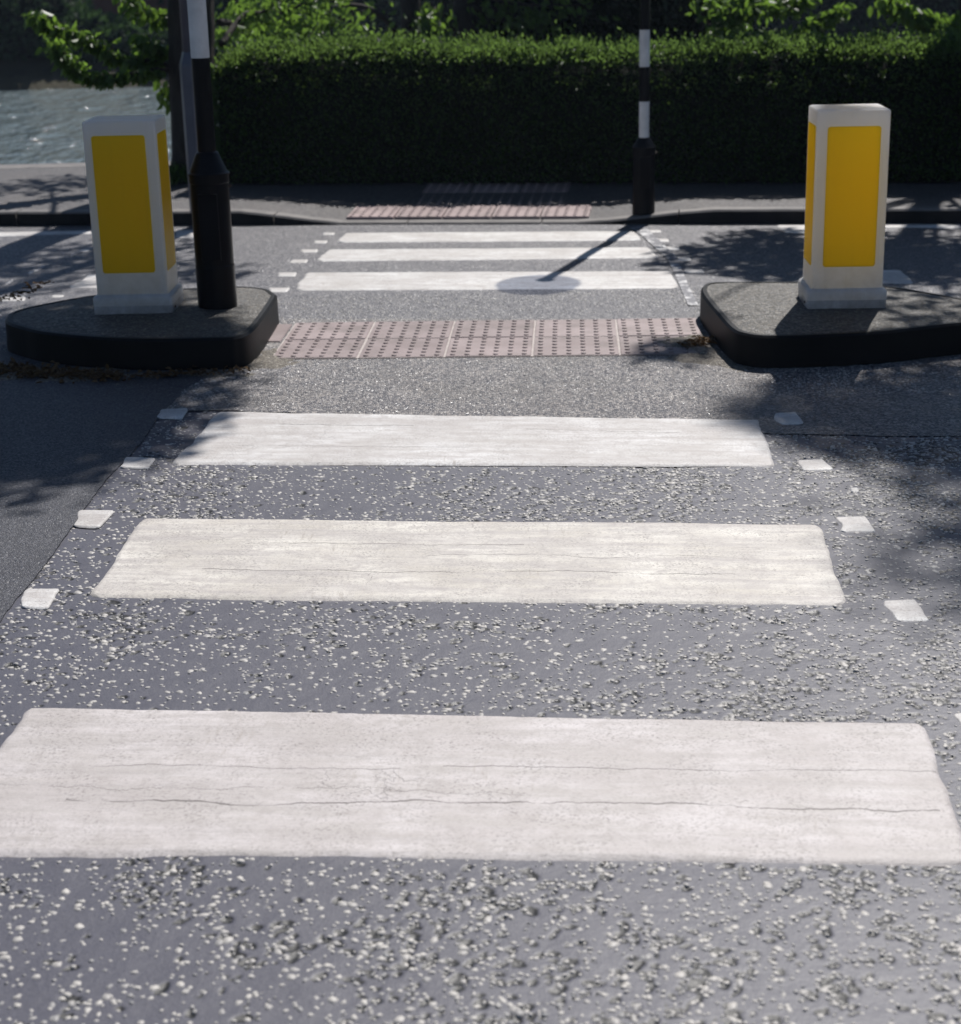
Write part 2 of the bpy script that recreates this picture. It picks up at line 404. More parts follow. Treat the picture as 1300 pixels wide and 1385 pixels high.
cd.dof.use_dof = True; cd.dof.focus_distance = 5.5; cd.dof.aperture_fstop = 6.7
S.view_settings.view_transform = 'Standard'; S.view_settings.look = 'None'; S.view_settings.gamma = 1
S.view_settings.exposure = 0.30

# ------------------------------------------------------------------ stripes (survey of their corners)
def inside(poly, x, y):
    c = np.zeros(np.shape(x), dtype=bool); n = len(poly); j = n-1
    for i in range(n):
        xi, yi = poly[i]; xj, yj = poly[j]
        k = ((yi > y) != (yj > y)) & (x < (xj-xi)*(y-yi)/((yj-yi) or 1e-9)+xi)
        c ^= k; j = i
    return c
PATCH = [G(*p) for p in [(-60, 940), (7, 834), (69, 755), (121, 678), (183, 609), (213, 569), (250, 527), (300, 499), (318, 470)]]
PATCH_POLY = [(PATCH[0][0]-.25, PATCH[0][1]-1.2)]+PATCH+[(PATCH[-1][0]-6.5, PATCH[-1][1]), (-7.5, 2.0), (PATCH[0][0]-.25, 2.0)]

# near carriageway: real relief, pits torn out of the mastic, chippings rolled in
X0, X1, Y0, Y1 = -2.7, 3.4, 1.7, 7.45
nx, ny = 1140, 1010
gx = np.linspace(X0, X1, nx); gy = np.linspace(Y0, Y1, ny)
GX, GY = np.meshgrid(gx, gy)
H = (fbm(GX, GY, 1.2, 2, 1)-.5)*.006+(fbm(GX, GY, 14, 3, 2)-.5)*.0022
def dens(x, y):
    c = fbm(x, y, 2.4, 3, 5)*.55+fbm(x, y, 7.5, 2, 9)*.45
    return np.clip((c-.32)*3.0, .42, 1.0)*(0.8+.35*(x > .6))
N = 230000
sx = rng.uniform(X0+.02, X1-.02, N); sy = rng.uniform(Y0+.02, Y1-.02, N)
keep = rng.random(N) < np.minimum(dens(sx, sy)*.66, .9)
keep &= ~inside(PATCH_POLY, sx, sy)
MARKS = [[(-108, 1155), (1318, 1172), (1252, 979), (36, 957)], [(119, 809), (1147, 820), (1108, 710), (190, 702)], [(236, 629), (1050, 632), (1027, 570), (292, 558)]]
for ox, oy, q in [(850, 540, [(590, 107), (683, 103), (655, 55), (567, 58)]), (850, 540, [(688, 284), (798, 280), (766, 236), (667, 240)]), (850, 540, [(822, 520), (974, 523), (926, 460), (806, 464)]), (850, 540, [(1016, 872), (1180, 868), (1122, 785), (994, 787)])]:
    MARKS.append([(ox+x/2.889, oy+y/2.889) for x, y in q])
def on_paint(x, y):
    k = np.zeros(np.shape(x), dtype=bool)
    for q in MARKS: k |= inside([G(*p) for p in q], x, y)
    return k
keep &= ~on_paint(sx, sy)
sx, sy = sx[keep], sy[keep]
# stones do not lie on top of each other: one per small cell
cell = (np.floor(sx/.0125)+10000)*100000+np.floor(sy/.0125)
_, first_ = np.unique(cell, return_index=True); first_ = rng.permutation(first_)
sx, sy = sx[first_], sy[first_]; N = len(sx); print('stones', N)
size = np.clip(rng.lognormal(math.log(.0055), .34, N), .0028, .0115)
d_here = dens(sx, sy)
dx, dy = gx[1]-gx[0], gy[1]-gy[0]
pit = np.zeros_like(H)
for k in np.nonzero(rng.random(N) < np.clip(d_here-.30, 0.10, .9)*.85)[0]:
    a = rng.uniform(0, 2*math.pi); off = size[k]*1.6
    cx, cy = sx[k]+off*math.cos(a), sy[k]+off*math.sin(a)
    rx, ry = size[k]*rng.uniform(1.2, 3.0), size[k]*rng.uniform(.9, 1.8); th = rng.uniform(0, math.pi)
    i0, j0 = int((cx-X0)/dx), int((cy-Y0)/dy); q = int(2.2*max(rx, ry)/min(dx, dy))+1
    a0, a1, b0, b1 = max(j0-q, 0), min(j0+q+1, ny), max(i0-q, 0), min(i0+q+1, nx)
    lx = GX[a0:a1, b0:b1]-cx; ly = GY[a0:a1, b0:b1]-cy
    u_ = (lx*math.cos(th)+ly*math.sin(th))/rx; w_ = (-lx*math.sin(th)+ly*math.cos(th))/ry
    m_ = np.clip(1.35-(u_*u_+w_*w_), 0, 1)
    pit[a0:a1, b0:b1] = np.maximum(pit[a0:a1, b0:b1], m_)
pit = np.clip((pit-.35)*3, 0, 1)*np.clip((fbm(GX, GY, 75, 2, 21)-.34)*5, 0, 1)
edge = np.minimum(np.minimum(GX-X0, X1-GX), np.minimum(GY-Y0, Y1-GY)); fade = np.clip(edge/.15, 0, 1)
H = H*fade-pit*.0035*fade
V = np.stack([GX.ravel(), GY.ravel(), H.ravel()], 1)
tag(obj_np('road', V, grid_faces(nx, ny), M['mastic'], smooth=True, attr={'pit': pit.ravel()}), kind='structure')

def stones(name, sx, sy, sz, size, mat, proud=.0011, tone=None):
    """flat worn chippings: an irregular seven sided face lying almost level, its flanks sunk in the mastic"""
    n = len(sx); K7 = 7
    ang = (np.arange(K7)/K7*2*math.pi)[None]+rng.uniform(-.32, .32, (n, K7))
    rr = size[:, None]*rng.uniform(.72, 1.22, (n, K7)); asp = rng.uniform(.58, 1.0, (n, 1)); a = rng.uniform(0, 2*math.pi, (n, 1))
    x = rr*np.cos(ang)*1.15; y = rr*np.sin(ang)*asp*1.15
    X = x*np.cos(a)-y*np.sin(a); Y = x*np.sin(a)+y*np.cos(a)
    tx = rng.normal(0, .07, (n, 1)); ty = rng.normal(0, .07, (n, 1)); h = sz[:, None]+np.abs(rng.normal(proud, proud*.5, (n, 1)))
    top = np.stack([X*.86+sx[:, None], Y*.86+sy[:, None], h+X*tx+Y*ty+rng.normal(0, .00012, (n, K7))], -1)
    bot = np.stack([X*1.06+sx[:, None], Y*1.06+sy[:, None], np.broadcast_to(sz[:, None]-.003, (n, K7))], -1)
    cen = np.stack([sx, sy, h[:, 0]+rng.normal(.0002, .0002, n)], -1)[:, None]
    P = np.concatenate([top, bot, cen], 1).reshape(-1, 3)
    T = []
    for k in range(K7):
        q = (k+1) % K7; T += [(k, q, 14), (7+k, 7+q, q), (7+k, q, k)]
    Fc = (np.array(T)[None]+(np.arange(n)*15)[:, None, None]).reshape(-1, 3)
    return obj_np(name, P, Fc, mat, attr={'tone': np.repeat(rng.random(n) if tone is None else tone, 15)})
ii = np.clip(((sx-X0)/dx).astype(int), 0, nx-1); jj = np.clip(((sy-Y0)/dy).astype(int), 0, ny-1)
base_h = np.maximum(H[jj, ii], -.003)
tag(stones('stone_chippings', sx, sy, base_h, size, M['chip'], tone=np.clip(rng.beta(2.6, 1.3, N), 0, 1)),
    'pale stone chippings rolled into the grey asphalt', 'chippings', kind='stuff')

# coarse ground of the whole near side, the far carriageway and the patch of new asphalt
def sheet(name, poly, z, mat, kind='structure', thick=0.0):
    n = len(poly)
    V = [(x, y, z) for x, y in poly]; Fc = [tuple(range(n))]
    if thick:
        V += [(x, y, z-thick) for x, y in poly]
        Fc += [(i, i+n, (i+1) % n+n, (i+1) % n) for i in range(n)]
    return tag(obj(name, V, Fc, mat), kind=kind)
BANK_L, BANK_R = 14.35, 17.2
tag(obj('ground', [(-400, -300, -.03), (400, -300, -.03), (400, BANK_R, -.03), (-1.6, BANK_R, -.03), (-1.9, BANK_L, -.03), (-400, BANK_L, -.03),
     (400, BANK_R, -2.4), (-1.6, BANK_R, -2.4), (-1.9, BANK_L, -2.4), (-400, BANK_L, -2.4)],
    [(0, 1, 2, 3, 4, 5), (2, 6, 7, 3), (3, 7, 8, 4), (4, 8, 9, 5)], M['earth']), kind='structure')
def ccw(poly):
    a = sum(poly[i][0]*poly[(i+1) % len(poly)][1]-poly[(i+1) % len(poly)][0]*poly[i][1] for i in range(len(poly)))
    return poly if a > 0 else poly[::-1]
fe = [G(*p) for p in [(285, 556), (640, 566), (1048, 588), (1300, 592), (1700, 596)]]
fe = [(-3.2, fe[0][1]+.02)]+fe+[(9, fe[-1][1]+.1)]
# jagged seam
seam = []
for i in range(len(fe)-1):
    for k in range(40):
        t = k/40; x = fe[i][0]*(1-t)+fe[i+1][0]*t; y = fe[i][1]*(1-t)+fe[i+1][1]*t
        seam.append((x, y+(float(fbm(x, 0, 9, 3, 4))-.5)*.03))
seam.append(fe[-1])
mid = [G(x, 432) for x in (-200, 1500)]
sheet('road_surface_between_islands', ccw(seam+[(45, seam[-1][1]+.3), (45, mid[1][1]), mid[1], mid[0], (-45, mid[0][1]), (-45, 6.9), (-3.4, 6.9)]), .004, M['refuge'])
sheet('far_carriageway', [(-45, mid[0][1]), mid[0], mid[1], (45, mid[1][1]), (45, 13.0), (-45, 13.0)], .0035, M['far_road'])
# small bright aggregate standing out of the worn surface between the islands
N2 = 42000; x_ = rng.uniform(-2.6, 3.6, N2); y_ = rng.uniform(6.9, 9.2, N2)
k_ = (y_ > np.interp(x_, [p[0] for p in fe], [p[1] for p in fe])+.02) & ~inside([(PATCH_POLY[i][0], PATCH_POLY[i][1]) for i in range(len(PATCH_POLY))], x_, y_) & ~on_paint(x_, y_)
sqx = [G(*p) for p in [(360, 490), (966, 484), (942, 432), (388, 437)]]; k_ &= ~inside(sqx, x_, y_)
k_ &= rng.random(N2) < np.clip((fbm(x_, y_, 1.6, 3, 31)-.28)*2.4, .15, 1)
x_, y_ = x_[k_], y_[k_]; n2 = len(x_)
tag(stones('fine_chippings', x_, y_, np.full(n2, .0035), rng.lognormal(math.log(.0042), .3, n2), M['chip'], proud=.0014, tone=rng.beta(2.6, 1.3, n2)),
    'small pale stones in the worn surface between the islands', 'chippings', kind='stuff')
pp = []
for i in range(len(PATCH)-1):
    for k in range(30):
        t = k/30; x = PATCH[i][0]*(1-t)+PATCH[i+1][0]*t; y = PATCH[i][1]*(1-t)+PATCH[i+1][1]*t
        pp.append((x+(float(fbm(0, y, 12, 3, 8))-.5)*.025, y))
pp.append(PATCH[-1])
sheet('new_road_surface', ccw(pp+[(PATCH[-1][0], 8.6), (-45, 8.6), (-45, -20), (pp[0][0]-.6, -20), (pp[0][0]-.5, 2.0)]), .0055, M['fine_dark'], thick=.006)
sheet('road_verge_surface', [(X1-.02, -20), (45, -20), (45, 7.9), (3.8, 7.25), (X1-.02, 7.2)], -.004, M['fine_dark'])
sheet('road_near_surface', [(-3.4, -20), (X1-.02, -20), (X1-.02, Y0+.02), (-3.4, Y0+.02)], -.004, M['mastic'])

# painted markings ------------------------------------------------------------
def stripe(name, corners, mat, label, nu=240, nv=50, thick=.0042, zb=.002, wob=.012, rnd=.05, seed=0, group=None, cat='crossing stripe', edges=None):
    """corners in world metres: near-left, near-right, far-right, far-left"""
    A, B, C, D = [np.array(c) for c in corners]
    L = (np.linalg.norm(B-A)+np.linalg.norm(C-D))/2; Wd = (np.linalg.norm(D-A)+np.linalg.norm(C-B))/2
    u, w = np.meshgrid(np.linspace(0, 1, nu), np.linspace(0, 1, nv))
    us, ws = u*L, w*Wd
    # rounded corners: pull the ends in near the long edges
    r = min(rnd, L*.4, Wd*.4)
    def pull(s, tt, Lx, Wy):
        e = np.minimum(tt, Wy-tt); q = np.clip(1-e/r, 0, 1); ins = r*(1-np.sqrt(np.clip(1-q*q, 0, 1)))
        return s*(Lx-2*ins)/Lx+ins
    us2 = pull(us, ws, L, Wd)
    us2 = us2+(fbm(ws, ws*0, 7, 3, seed+1)-.5)*wob*2*(1-u)*2+(fbm(ws, ws*0+5, 7, 3, seed+2)-.5)*wob*2*u
    ws2 = ws+(fbm(us, us*0, 3.0, 4, seed+3)-.5)*wob*2*(1-w)+(fbm(us, us*0+9, 3.0, 4, seed+4)-.5)*wob*2*w
    ws2 = ws2+(fbm(us, us*0, 40, 2, seed+7)-.5)*wob*.35*np.where(w < .5, 1-w, -w)
    uu, ww = us2/L, ws2/Wd
    P = (A*(1-uu)[..., None]+B*uu[..., None])*(1-ww)[..., None]+(D*(1-uu)[..., None]+C*uu[..., None])*ww[..., None]
    e = np.minimum(np.minimum(us, L-us), np.minimum(ws, Wd-ws))
    z = zb+thick*np.clip(e/.012, 0, 1)**.5+(fbm(us*.35, ws, 11, 3, seed+5)-.5)*.003*np.clip(e/.03, 0, 1)
    z = np.where(e <= 0, max(zb-.004, -.004), z)
    V = np.stack([P[..., 0].ravel(), P[..., 1].ravel(), z.ravel()], 1)
    o = obj_np(name, V, grid_faces(nu, nv), mat, smooth=True, uvs=np.stack([us.ravel(), ws.ravel()], 1))
    return tag(o, label, cat, group)
GR1 = 'white zebra crossing stripes'
def gq(*pts): return [G(*p) for p in pts]
stripe('crossing_stripe', gq((-108, 1155), (1318, 1172), (1252, 979), (36, 957)), M['paint1'], 'nearest and widest white zebra stripe, with a long dark crack', seed=1, group=GR1, rnd=.035, wob=.012)
stripe('crossing_stripe', gq((119, 809), (1147, 820), (1108, 710), (190, 702)), M['paint2'], 'second white zebra stripe from the front, the one with brownish scuffs', seed=2, group=GR1, rnd=.05, wob=.010)
stripe('crossing_stripe', gq((236, 629), (1050, 632), (1027, 570), (292, 558)), M['paint3'], 'third white zebra stripe from the front, just before the pink bobbled slabs', seed=3, group=GR1, rnd=.02, zb=.0045)
stripe('crossing_stripe', gq((399, 394), (921, 391), (908, 368), (413, 370)), M['paint'], 'white zebra stripe just beyond the islands, with the beacon shadow on it', seed=4, group=GR1, nv=24, zb=.006)
stripe('crossing_stripe', gq((428, 354.5), (893, 350), (877, 336), (443, 339)), M['paint'], 'white zebra stripe in the middle of the far three', seed=5, group=GR1, nv=24, zb=.006)
stripe('crossing_stripe', gq((455, 329), (869, 326), (857, 314), (468, 316.5)), M['paint'], 'white zebra stripe nearest the far kerb', seed=6, group=GR1, nv=24, zb=.006)
def sq(z0, ox, oy, s, pts): return [G(ox+x/s, oy+y/s, z0) for x, y in pts]
GR2 = 'small white squares edging the crossing'
def mark(corners, label, seed, group=GR2, name='marking_square', cat='road marking', zb=.002, nu=36, nv=30, mat='paint', rnd=.016, wob=.013):
    return stripe(name, corners, M[mat], label, nu, nv, .0018, zb, wob, rnd, seed, group, cat)
NL = [[(615, 70), (710, 73), (738, 30), (628, 35)], [(468, 264), (580, 267), (602, 226), (490, 222)], [(275, 490), (390, 497), (445, 432), (316, 430)], [(66, 806), (182, 812), (232, 735), (95, 733)]]
ords = ['farthest', 'second farthest', 'second nearest', 'nearest']
for i, q in enumerate(NL):
    mark(sq(.01, 0, 540, 2.889, q), f'{ords[i]} white square left of the near stripes', 20+i, zb=.0060)
NR = [[(590, 107), (683, 103), (655, 55), (567, 58)], [(688, 284), (798, 280), (766, 236), (667, 240)], [(822, 520), (974, 523), (926, 460), (806, 464)], [(1016, 872), (1180, 868), (1122, 785), (994, 787)]]
for i, q in enumerate(NR):
    mark(sq(.0, 850, 540, 2.889, q), f'{ords[i]} white square right of the near stripes', 30+i, zb=.002 if i else .0055)
mark(gq((1306, 1012), (1352, 1012), (1330, 962), (1285, 966)), 'white square cut off by the picture edge beside the nearest stripe', 36)
mark(gq((1150, 667), (1168, 667), (1164, 660), (1147, 660)), 'tiny drop of white paint between two squares right of the crossing', 37, name='paint_drop', cat='paint drop', group=None, nu=12, nv=10)
cnt = ['first', 'second', 'third', 'fourth', 'fifth', 'sixth']
fl = [(444, 317), (433.5, 328), (418.5, 340.3), (404, 354.3), (387.7, 372), (377, 393)]
for i, (x, y) in enumerate(fl):
    w = 8.5+i*1.3; h = 1.6+i*.32
    mark([G(x-w-h*.6, y+h), G(x+w-h*.6, y+h), G(x+w+h*.6, y-h), G(x-w+h*.6, y-h)], f'{cnt[i]} tiny white square from the far kerb, left of the far stripes', 40+i, nu=14, nv=8, zb=.005)
fr = [(885.4, 313.5), (895, 325.7), (909.7, 336.5), (923.3, 351), (940.5, 367.6)]
for i, (x, y) in enumerate(fr):
    w = 9+i*.9; h = 1.6+i*.3
    mark([G(x-w+h*.4, y+h), G(x+w+h*.4, y+h), G(x+w-h*.4, y-h), G(x-w-h*.4, y-h)], f'{cnt[i]} tiny white square from the far kerb, right of the far stripes', 50+i, nu=14, nv=8, zb=.005)
GR3 = 'zigzag and lane lines on the far carriageway'
def line(pts, label, seed, nu=30, nv=10, mat='paint', name='road_line'):
    mark(gq(*pts), label, seed, GR3, name, 'road marking', .005, nu, nv, mat, .02, .01)
line([(93, 391), (142, 391), (142, 371), (124, 371)], 'white wedge end of a line on the road behind the left yellow bollard', 60)
line([(-60, 322), (124, 317), (124, 312.5), (-60, 316)], 'thin white line along the far kerb, left of the left bollard', 61, 60)
line([(236, 323), (262, 323), (262, 310.5), (240, 311)], 'white block marking glimpsed between the left bollard and the black post', 62)
line([(92, 349), (126, 338), (126, 333.5), (96, 344)], 'slanting faint zigzag dash nearest the left bollard', 63, mat='worn')
line([(36, 373), (60, 363), (62, 359), (40, 368)], 'slanting faint zigzag dash in the middle of the left carriageway', 64, mat='worn')
line([(6, 388), (18, 381), (18, 378), (8, 384)], 'tiny faint zigzag dash at the left edge of the picture', 65, 12, 6, mat='worn')
line([(-60, 410), (34, 407.5), (36, 402), (-60, 404)], 'white line running off the left edge behind the left island', 66)
line([(68, 404), (86, 403), (88, 400), (72, 400.5)], 'short white dash at the back edge of the left island', 67, 14, 6)
line([(1062, 316), (1096, 317), (1096, 304.5), (1051, 304.5)], 'white wedge marking left of the right yellow bollard by the far kerb', 68)
line([(1190, 308), (1400, 311), (1400, 306.5), (1190, 303.5)], 'thin white line along the far kerb at the right edge', 69, 60)
line([(1186, 385), (1240, 386), (1216, 365), (1186, 365)], 'white wedge marking right of the right bollard behind the island', 70)
tag(obj('worn_paint_smear', *(lambda P: ([(x, y, .0085) for x, y in P], [(i, i+1, len(P)-2-i, len(P)-1-i) for i in range(len(P)//2-1)]))(
    gq((850, 309), (866, 318), (884, 335), (903, 352), (912, 370), (921, 392), (931, 415)) + gq((945, 415), (932, 389), (922, 366), (917, 350), (900, 334), (880, 315), (872, 307))), M['worn']),
    'patchy smear of worn white paint along the right end of the far stripes', 'paint smear')

# ------------------------------------------------------------------ kerb, footway
yk0, yk1 = G(0, 306), G(1300, 303)
kd = np.array([yk1[0]-yk0[0], yk1[1]-yk0[1]]); kd /= np.linalg.norm(kd)
kn = np.array([-kd[1], kd[0]])
def K(s, off=0.0):
    p = np.array(yk0)+kd*s+kn*off; return float(p[0]), float(p[1])
def s_of(px, py): p = np.array(G(px, py))-np.array(yk0); return float(p@kd)
sA, sB = s_of(330, 305), s_of(460, 303); sC, sD = s_of(800, 302), s_of(950, 303)
def kh(s):
    hi, lo = .098, .018
    if s < sA or s > sD: return hi
    if s < sB: return hi+(lo-hi)*(s-sA)/(sB-sA)
    if s > sC: return lo+(hi-lo)*(s-sC)/(sD-sC)
    return lo
def bow(s):
    # the dropped part stands a touch proud of the line
    if s < sA or s > sD: return 0
    m = min((s-sA)/(sB-sA), 1, (sD-s)/(sD-sC)); return -.06*m*0
SL = list(np.arange(-30, 40, .115))
mb = MB(); s = -30.0; mbf = None
kb = MB()
while s < 40:
    e = s+.905; n = 4
    for k in range(n):
        a = s+(e-s)*k/n; b = s+(e-s)*(k+1)/n
        ring = []
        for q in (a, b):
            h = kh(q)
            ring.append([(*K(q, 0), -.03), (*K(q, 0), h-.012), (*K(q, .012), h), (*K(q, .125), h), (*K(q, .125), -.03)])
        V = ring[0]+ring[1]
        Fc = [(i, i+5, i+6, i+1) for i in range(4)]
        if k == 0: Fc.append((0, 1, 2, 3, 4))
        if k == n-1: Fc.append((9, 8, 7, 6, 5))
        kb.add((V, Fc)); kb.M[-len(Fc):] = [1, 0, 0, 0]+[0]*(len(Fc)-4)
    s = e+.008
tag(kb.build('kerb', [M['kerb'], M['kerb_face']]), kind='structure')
# footway: rises with the kerb, level towards the hedge
pv = []; offs = [.128, .4, .8, 1.2, 1.7, 2.4, 6.0]
ss = np.arange(-30, 40, .3)
for o_ in offs:
    for q in ss:
        h = kh(q)-.002; f = min((o_-.128)/1.0, 1); pv.append((*K(q, o_), h*(1-f)+.098*f))
lim = []
Fc = grid_faces(len(ss), len(offs))
V = np.array(pv)
# the footway stops at the river edge
V[:, 1] = np.minimum(V[:, 1], np.where(V[:, 0] < -1.75, BANK_L+.02, 30))
tag(obj_np('pavement', V, Fc, M['pave'], smooth=True), kind='structure')
tag(obj('river_wall', *(lambda: ([(-80, BANK_L-.02, .10), (-1.8, BANK_L-.02, .10), (-1.8, BANK_L+.25, .10), (-80, BANK_L+.25, .10), (-80, BANK_L+.25, -2), (-1.8, BANK_L+.25, -2), (-80, BANK_L-.02, -.1), (-1.8, BANK_L-.02, -.1)],
    [(0, 1, 2, 3), (3, 2, 5, 4), (0, 6, 7, 1), (1, 7, 5, 2)]))(), M['kerb']), 'low stone edge of the river bank behind the left pavement', 'river wall')

# ------------------------------------------------------------------ tactile slabs
def blister_slab(w, d, nxb, nyb, br=.0125, bh=.006, th=.05, bev=.004):
    m = MB()
    m.add(loft([rrect(w/2-.001, d/2-.001, .004, -th, 2), rrect(w/2-.001, d/2-.001, .004, -bev, 2), rrect(w/2-bev, d/2-bev, .004, 0, 2)], cap0=False))
    for i in range(nxb):
        for j in range(nyb):
            cx = -w/2+w*(i+.5)/nxb; cy = -d/2+d*(j+.5)/nyb
            rings = [circ(br*k, z, 10, cx, cy) for k, z in ((1, -.0005), (.93, bh*.55), (.7, bh*.93))]+[circ(br*.35, bh, 10, cx, cy)]
            V, Fc = loft(rings, cap0=False); m.add((V, Fc))
    return m
TL = np.array(G(394, 438.5)); TR = np.array(G(940, 432.5)); BL = np.array(G(366, 487.5)); BR = np.array(G(962, 481))
ud = (TR-TL)+(BR-BL); ud /= np.linalg.norm(ud); vd = np.array([-ud[1], ud[0]])
tw = (np.linalg.norm(TR-TL)+np.linalg.norm(BR-BL))/2/5.03; td = float((TL-BL)@vd+(TR-BR)@vd)/4
tp = empty('tactile_paving', (float(BL[0]), float(BL[1]), .0), math.atan2(ud[1], ud[0]))
tag(tp, 'strip of pink slabs with rows of small domes between the two islands', 'tactile paving', 'tactile paving at the crossing')
proto = blister_slab(tw-.006, td-.006, 6, 6).build('slab', M['tile'], tp, smooth=False)
first = True
for i in range(5):
    for j in range(2):
        o = proto if first else link(proto.copy(), tp)
        first = False
        o.location = (tw*(i+.5), td*(j+.5)+.0, .010+random.uniform(-.0015, .0015)); o.rotation_euler = (random.uniform(-.003, .003), random.uniform(-.003, .003), random.uniform(-.006, .006))
obj('mortar_bed', [(-.0, -.0, .0068), (5*tw, 0, .0068), (5*tw, 2*td, .0068), (0, 2*td, .0068)], [(0, 1, 2, 3)], M['grout'], tp)
pl = loft([rrect(.065, td*.5, .004, -.03, 2), rrect(.065, td*.5, .004, .006, 2), rrect(.061, td*.5-.004, .004, .010, 2)], cap0=False)
e_ = obj('edge_slab', *pl, M['tile'], tp); e_.location = (-.075, td*1.42, 0); e_['label'] = 'plain narrow slab against the left island'

tp2p = [G(467, 300, .02), G(800, 299, .02)]
wA = np.linalg.norm(np.array(tp2p[1])-np.array(tp2p[0])); nA = 5; tA = wA/nA
t2 = empty('tactile_paving', (*K(s_of(467, 301), .135), .018), math.atan2(kd[1], kd[0]))
tag(t2, 'T shaped area of reddish bobbled slabs on the far pavement in front of the hedge', 'tactile paving', 'tactile paving at the crossing')
sl0 = blister_slab(tA-.006, .39, 5, 6, br=.014).build('slab', M['tile_red'], t2)
for i in range(nA):
    o = sl0 if i == 0 else link(sl0.copy(), t2)
    o.location = (tA*(i+.5), .2, .014); o.rotation_euler = (R(2.6), 0, 0)
x0r, x1r = (540-467)/333*wA, (727-467)/333*wA*1.06; nR = 3; tR = (x1r-x0r)/nR+.02
for i in range(nR):
    for j in range(3):
        o = link(sl0.copy(), t2); o.location = (x0r+tR*(i+.5)+.03, .60+.4*j, .014+.018+.0345*j*.95); o.rotation_euler = (R(3.6), 0, 0)
        o.scale = (tR/tA, 1, 1)
for o in t2.children: o.location.z += .012

# ------------------------------------------------------------------ islands
IH = .15
def island(name, top_px, label, seed):
    pts = [G(x, y, IH) for x, y in top_px]
    c = catmull(pts, 10)
    n = len(c); ctr = sum(c)/n
    def ins(d):
        out = []
        for i in range(n):
            t = c[(i+1) % n]-c[(i-1) % n]; t /= np.linalg.norm(t); out.append(c[i]+np.array([-t[1], t[0]])*d*sg)
        return out
    area = sum(c[i][0]*c[(i+1) % n][1]-c[(i+1) % n][0]*c[i][1] for i in range(n)); sg = 1 if area > 0 else -1
    if sg < 0: c = c[::-1]; sg = 1
    root = empty(name, (float(ctr[0]), float(ctr[1]), 0)); tag(root, label, 'traffic island', 'kerbed traffic islands')
    def loc(P, z): return [(float(p[0]-ctr[0]), float(p[1]-ctr[1]), z) for p in P]
    rings = [loc(ins(-.004), -.02), loc(ins(-.001), .06), loc(ins(0), IH-.012), loc(ins(.010), IH-.001), loc(ins(.03), IH)]
    V, Fc = loft(rings, False, False); obj('kerb', V, Fc, M['kerb_black'], root, smooth=False)
    # top: concentric rings with relief
    P1 = ins(.026); rings = []
    for k in range(14):
        f = 1-k/14
        rings.append([( float((p[0]-ctr[0])*f), float((p[1]-ctr[1])*f), IH-.003+.016*(1-f**3)+.006*float(fbm(p[0]*f*4, p[1]*f*4, 2, 3, seed)-.5)) for p in P1])
    V, Fc = loft(rings, False, True); obj('infill', V, Fc, M['island_top'], root, smooth=True)
    return root
def z4(x, y): return (x/2.889, 280+y/2.889)
def z6(x, y): return (850+x/2.889, 280+y/2.889)
isl_l = island('traffic_island', [z4(20, 432), z4(45, 408), z4(130, 384), z4(360, 343), z4(620, 322), z4(900, 309), z4(1030, 315), z4(1076, 335), z4(1078, 352), z4(1030, 425), z4(982, 482), z4(930, 505), z4(850, 512), z4(500, 515), z4(200, 492), z4(90, 470), z4(30, 450)],
    'black kerbed oval island at the left carrying a yellow bollard and a black post', 3)
isl_r = island('traffic_island', [z6(288, 338), z6(288, 308), z6(318, 293), z6(420, 290), z6(700, 291), z6(1000, 306), z6(1250, 345), z6(1500, 395), z6(1560, 420), z6(1500, 436), z6(1240, 458), z6(1000, 485), z6(760, 499), z6(550, 503), z6(455, 493), z6(400, 470), z6(340, 405)],
    'black kerbed island at the right carrying only a yellow bollard', 4)

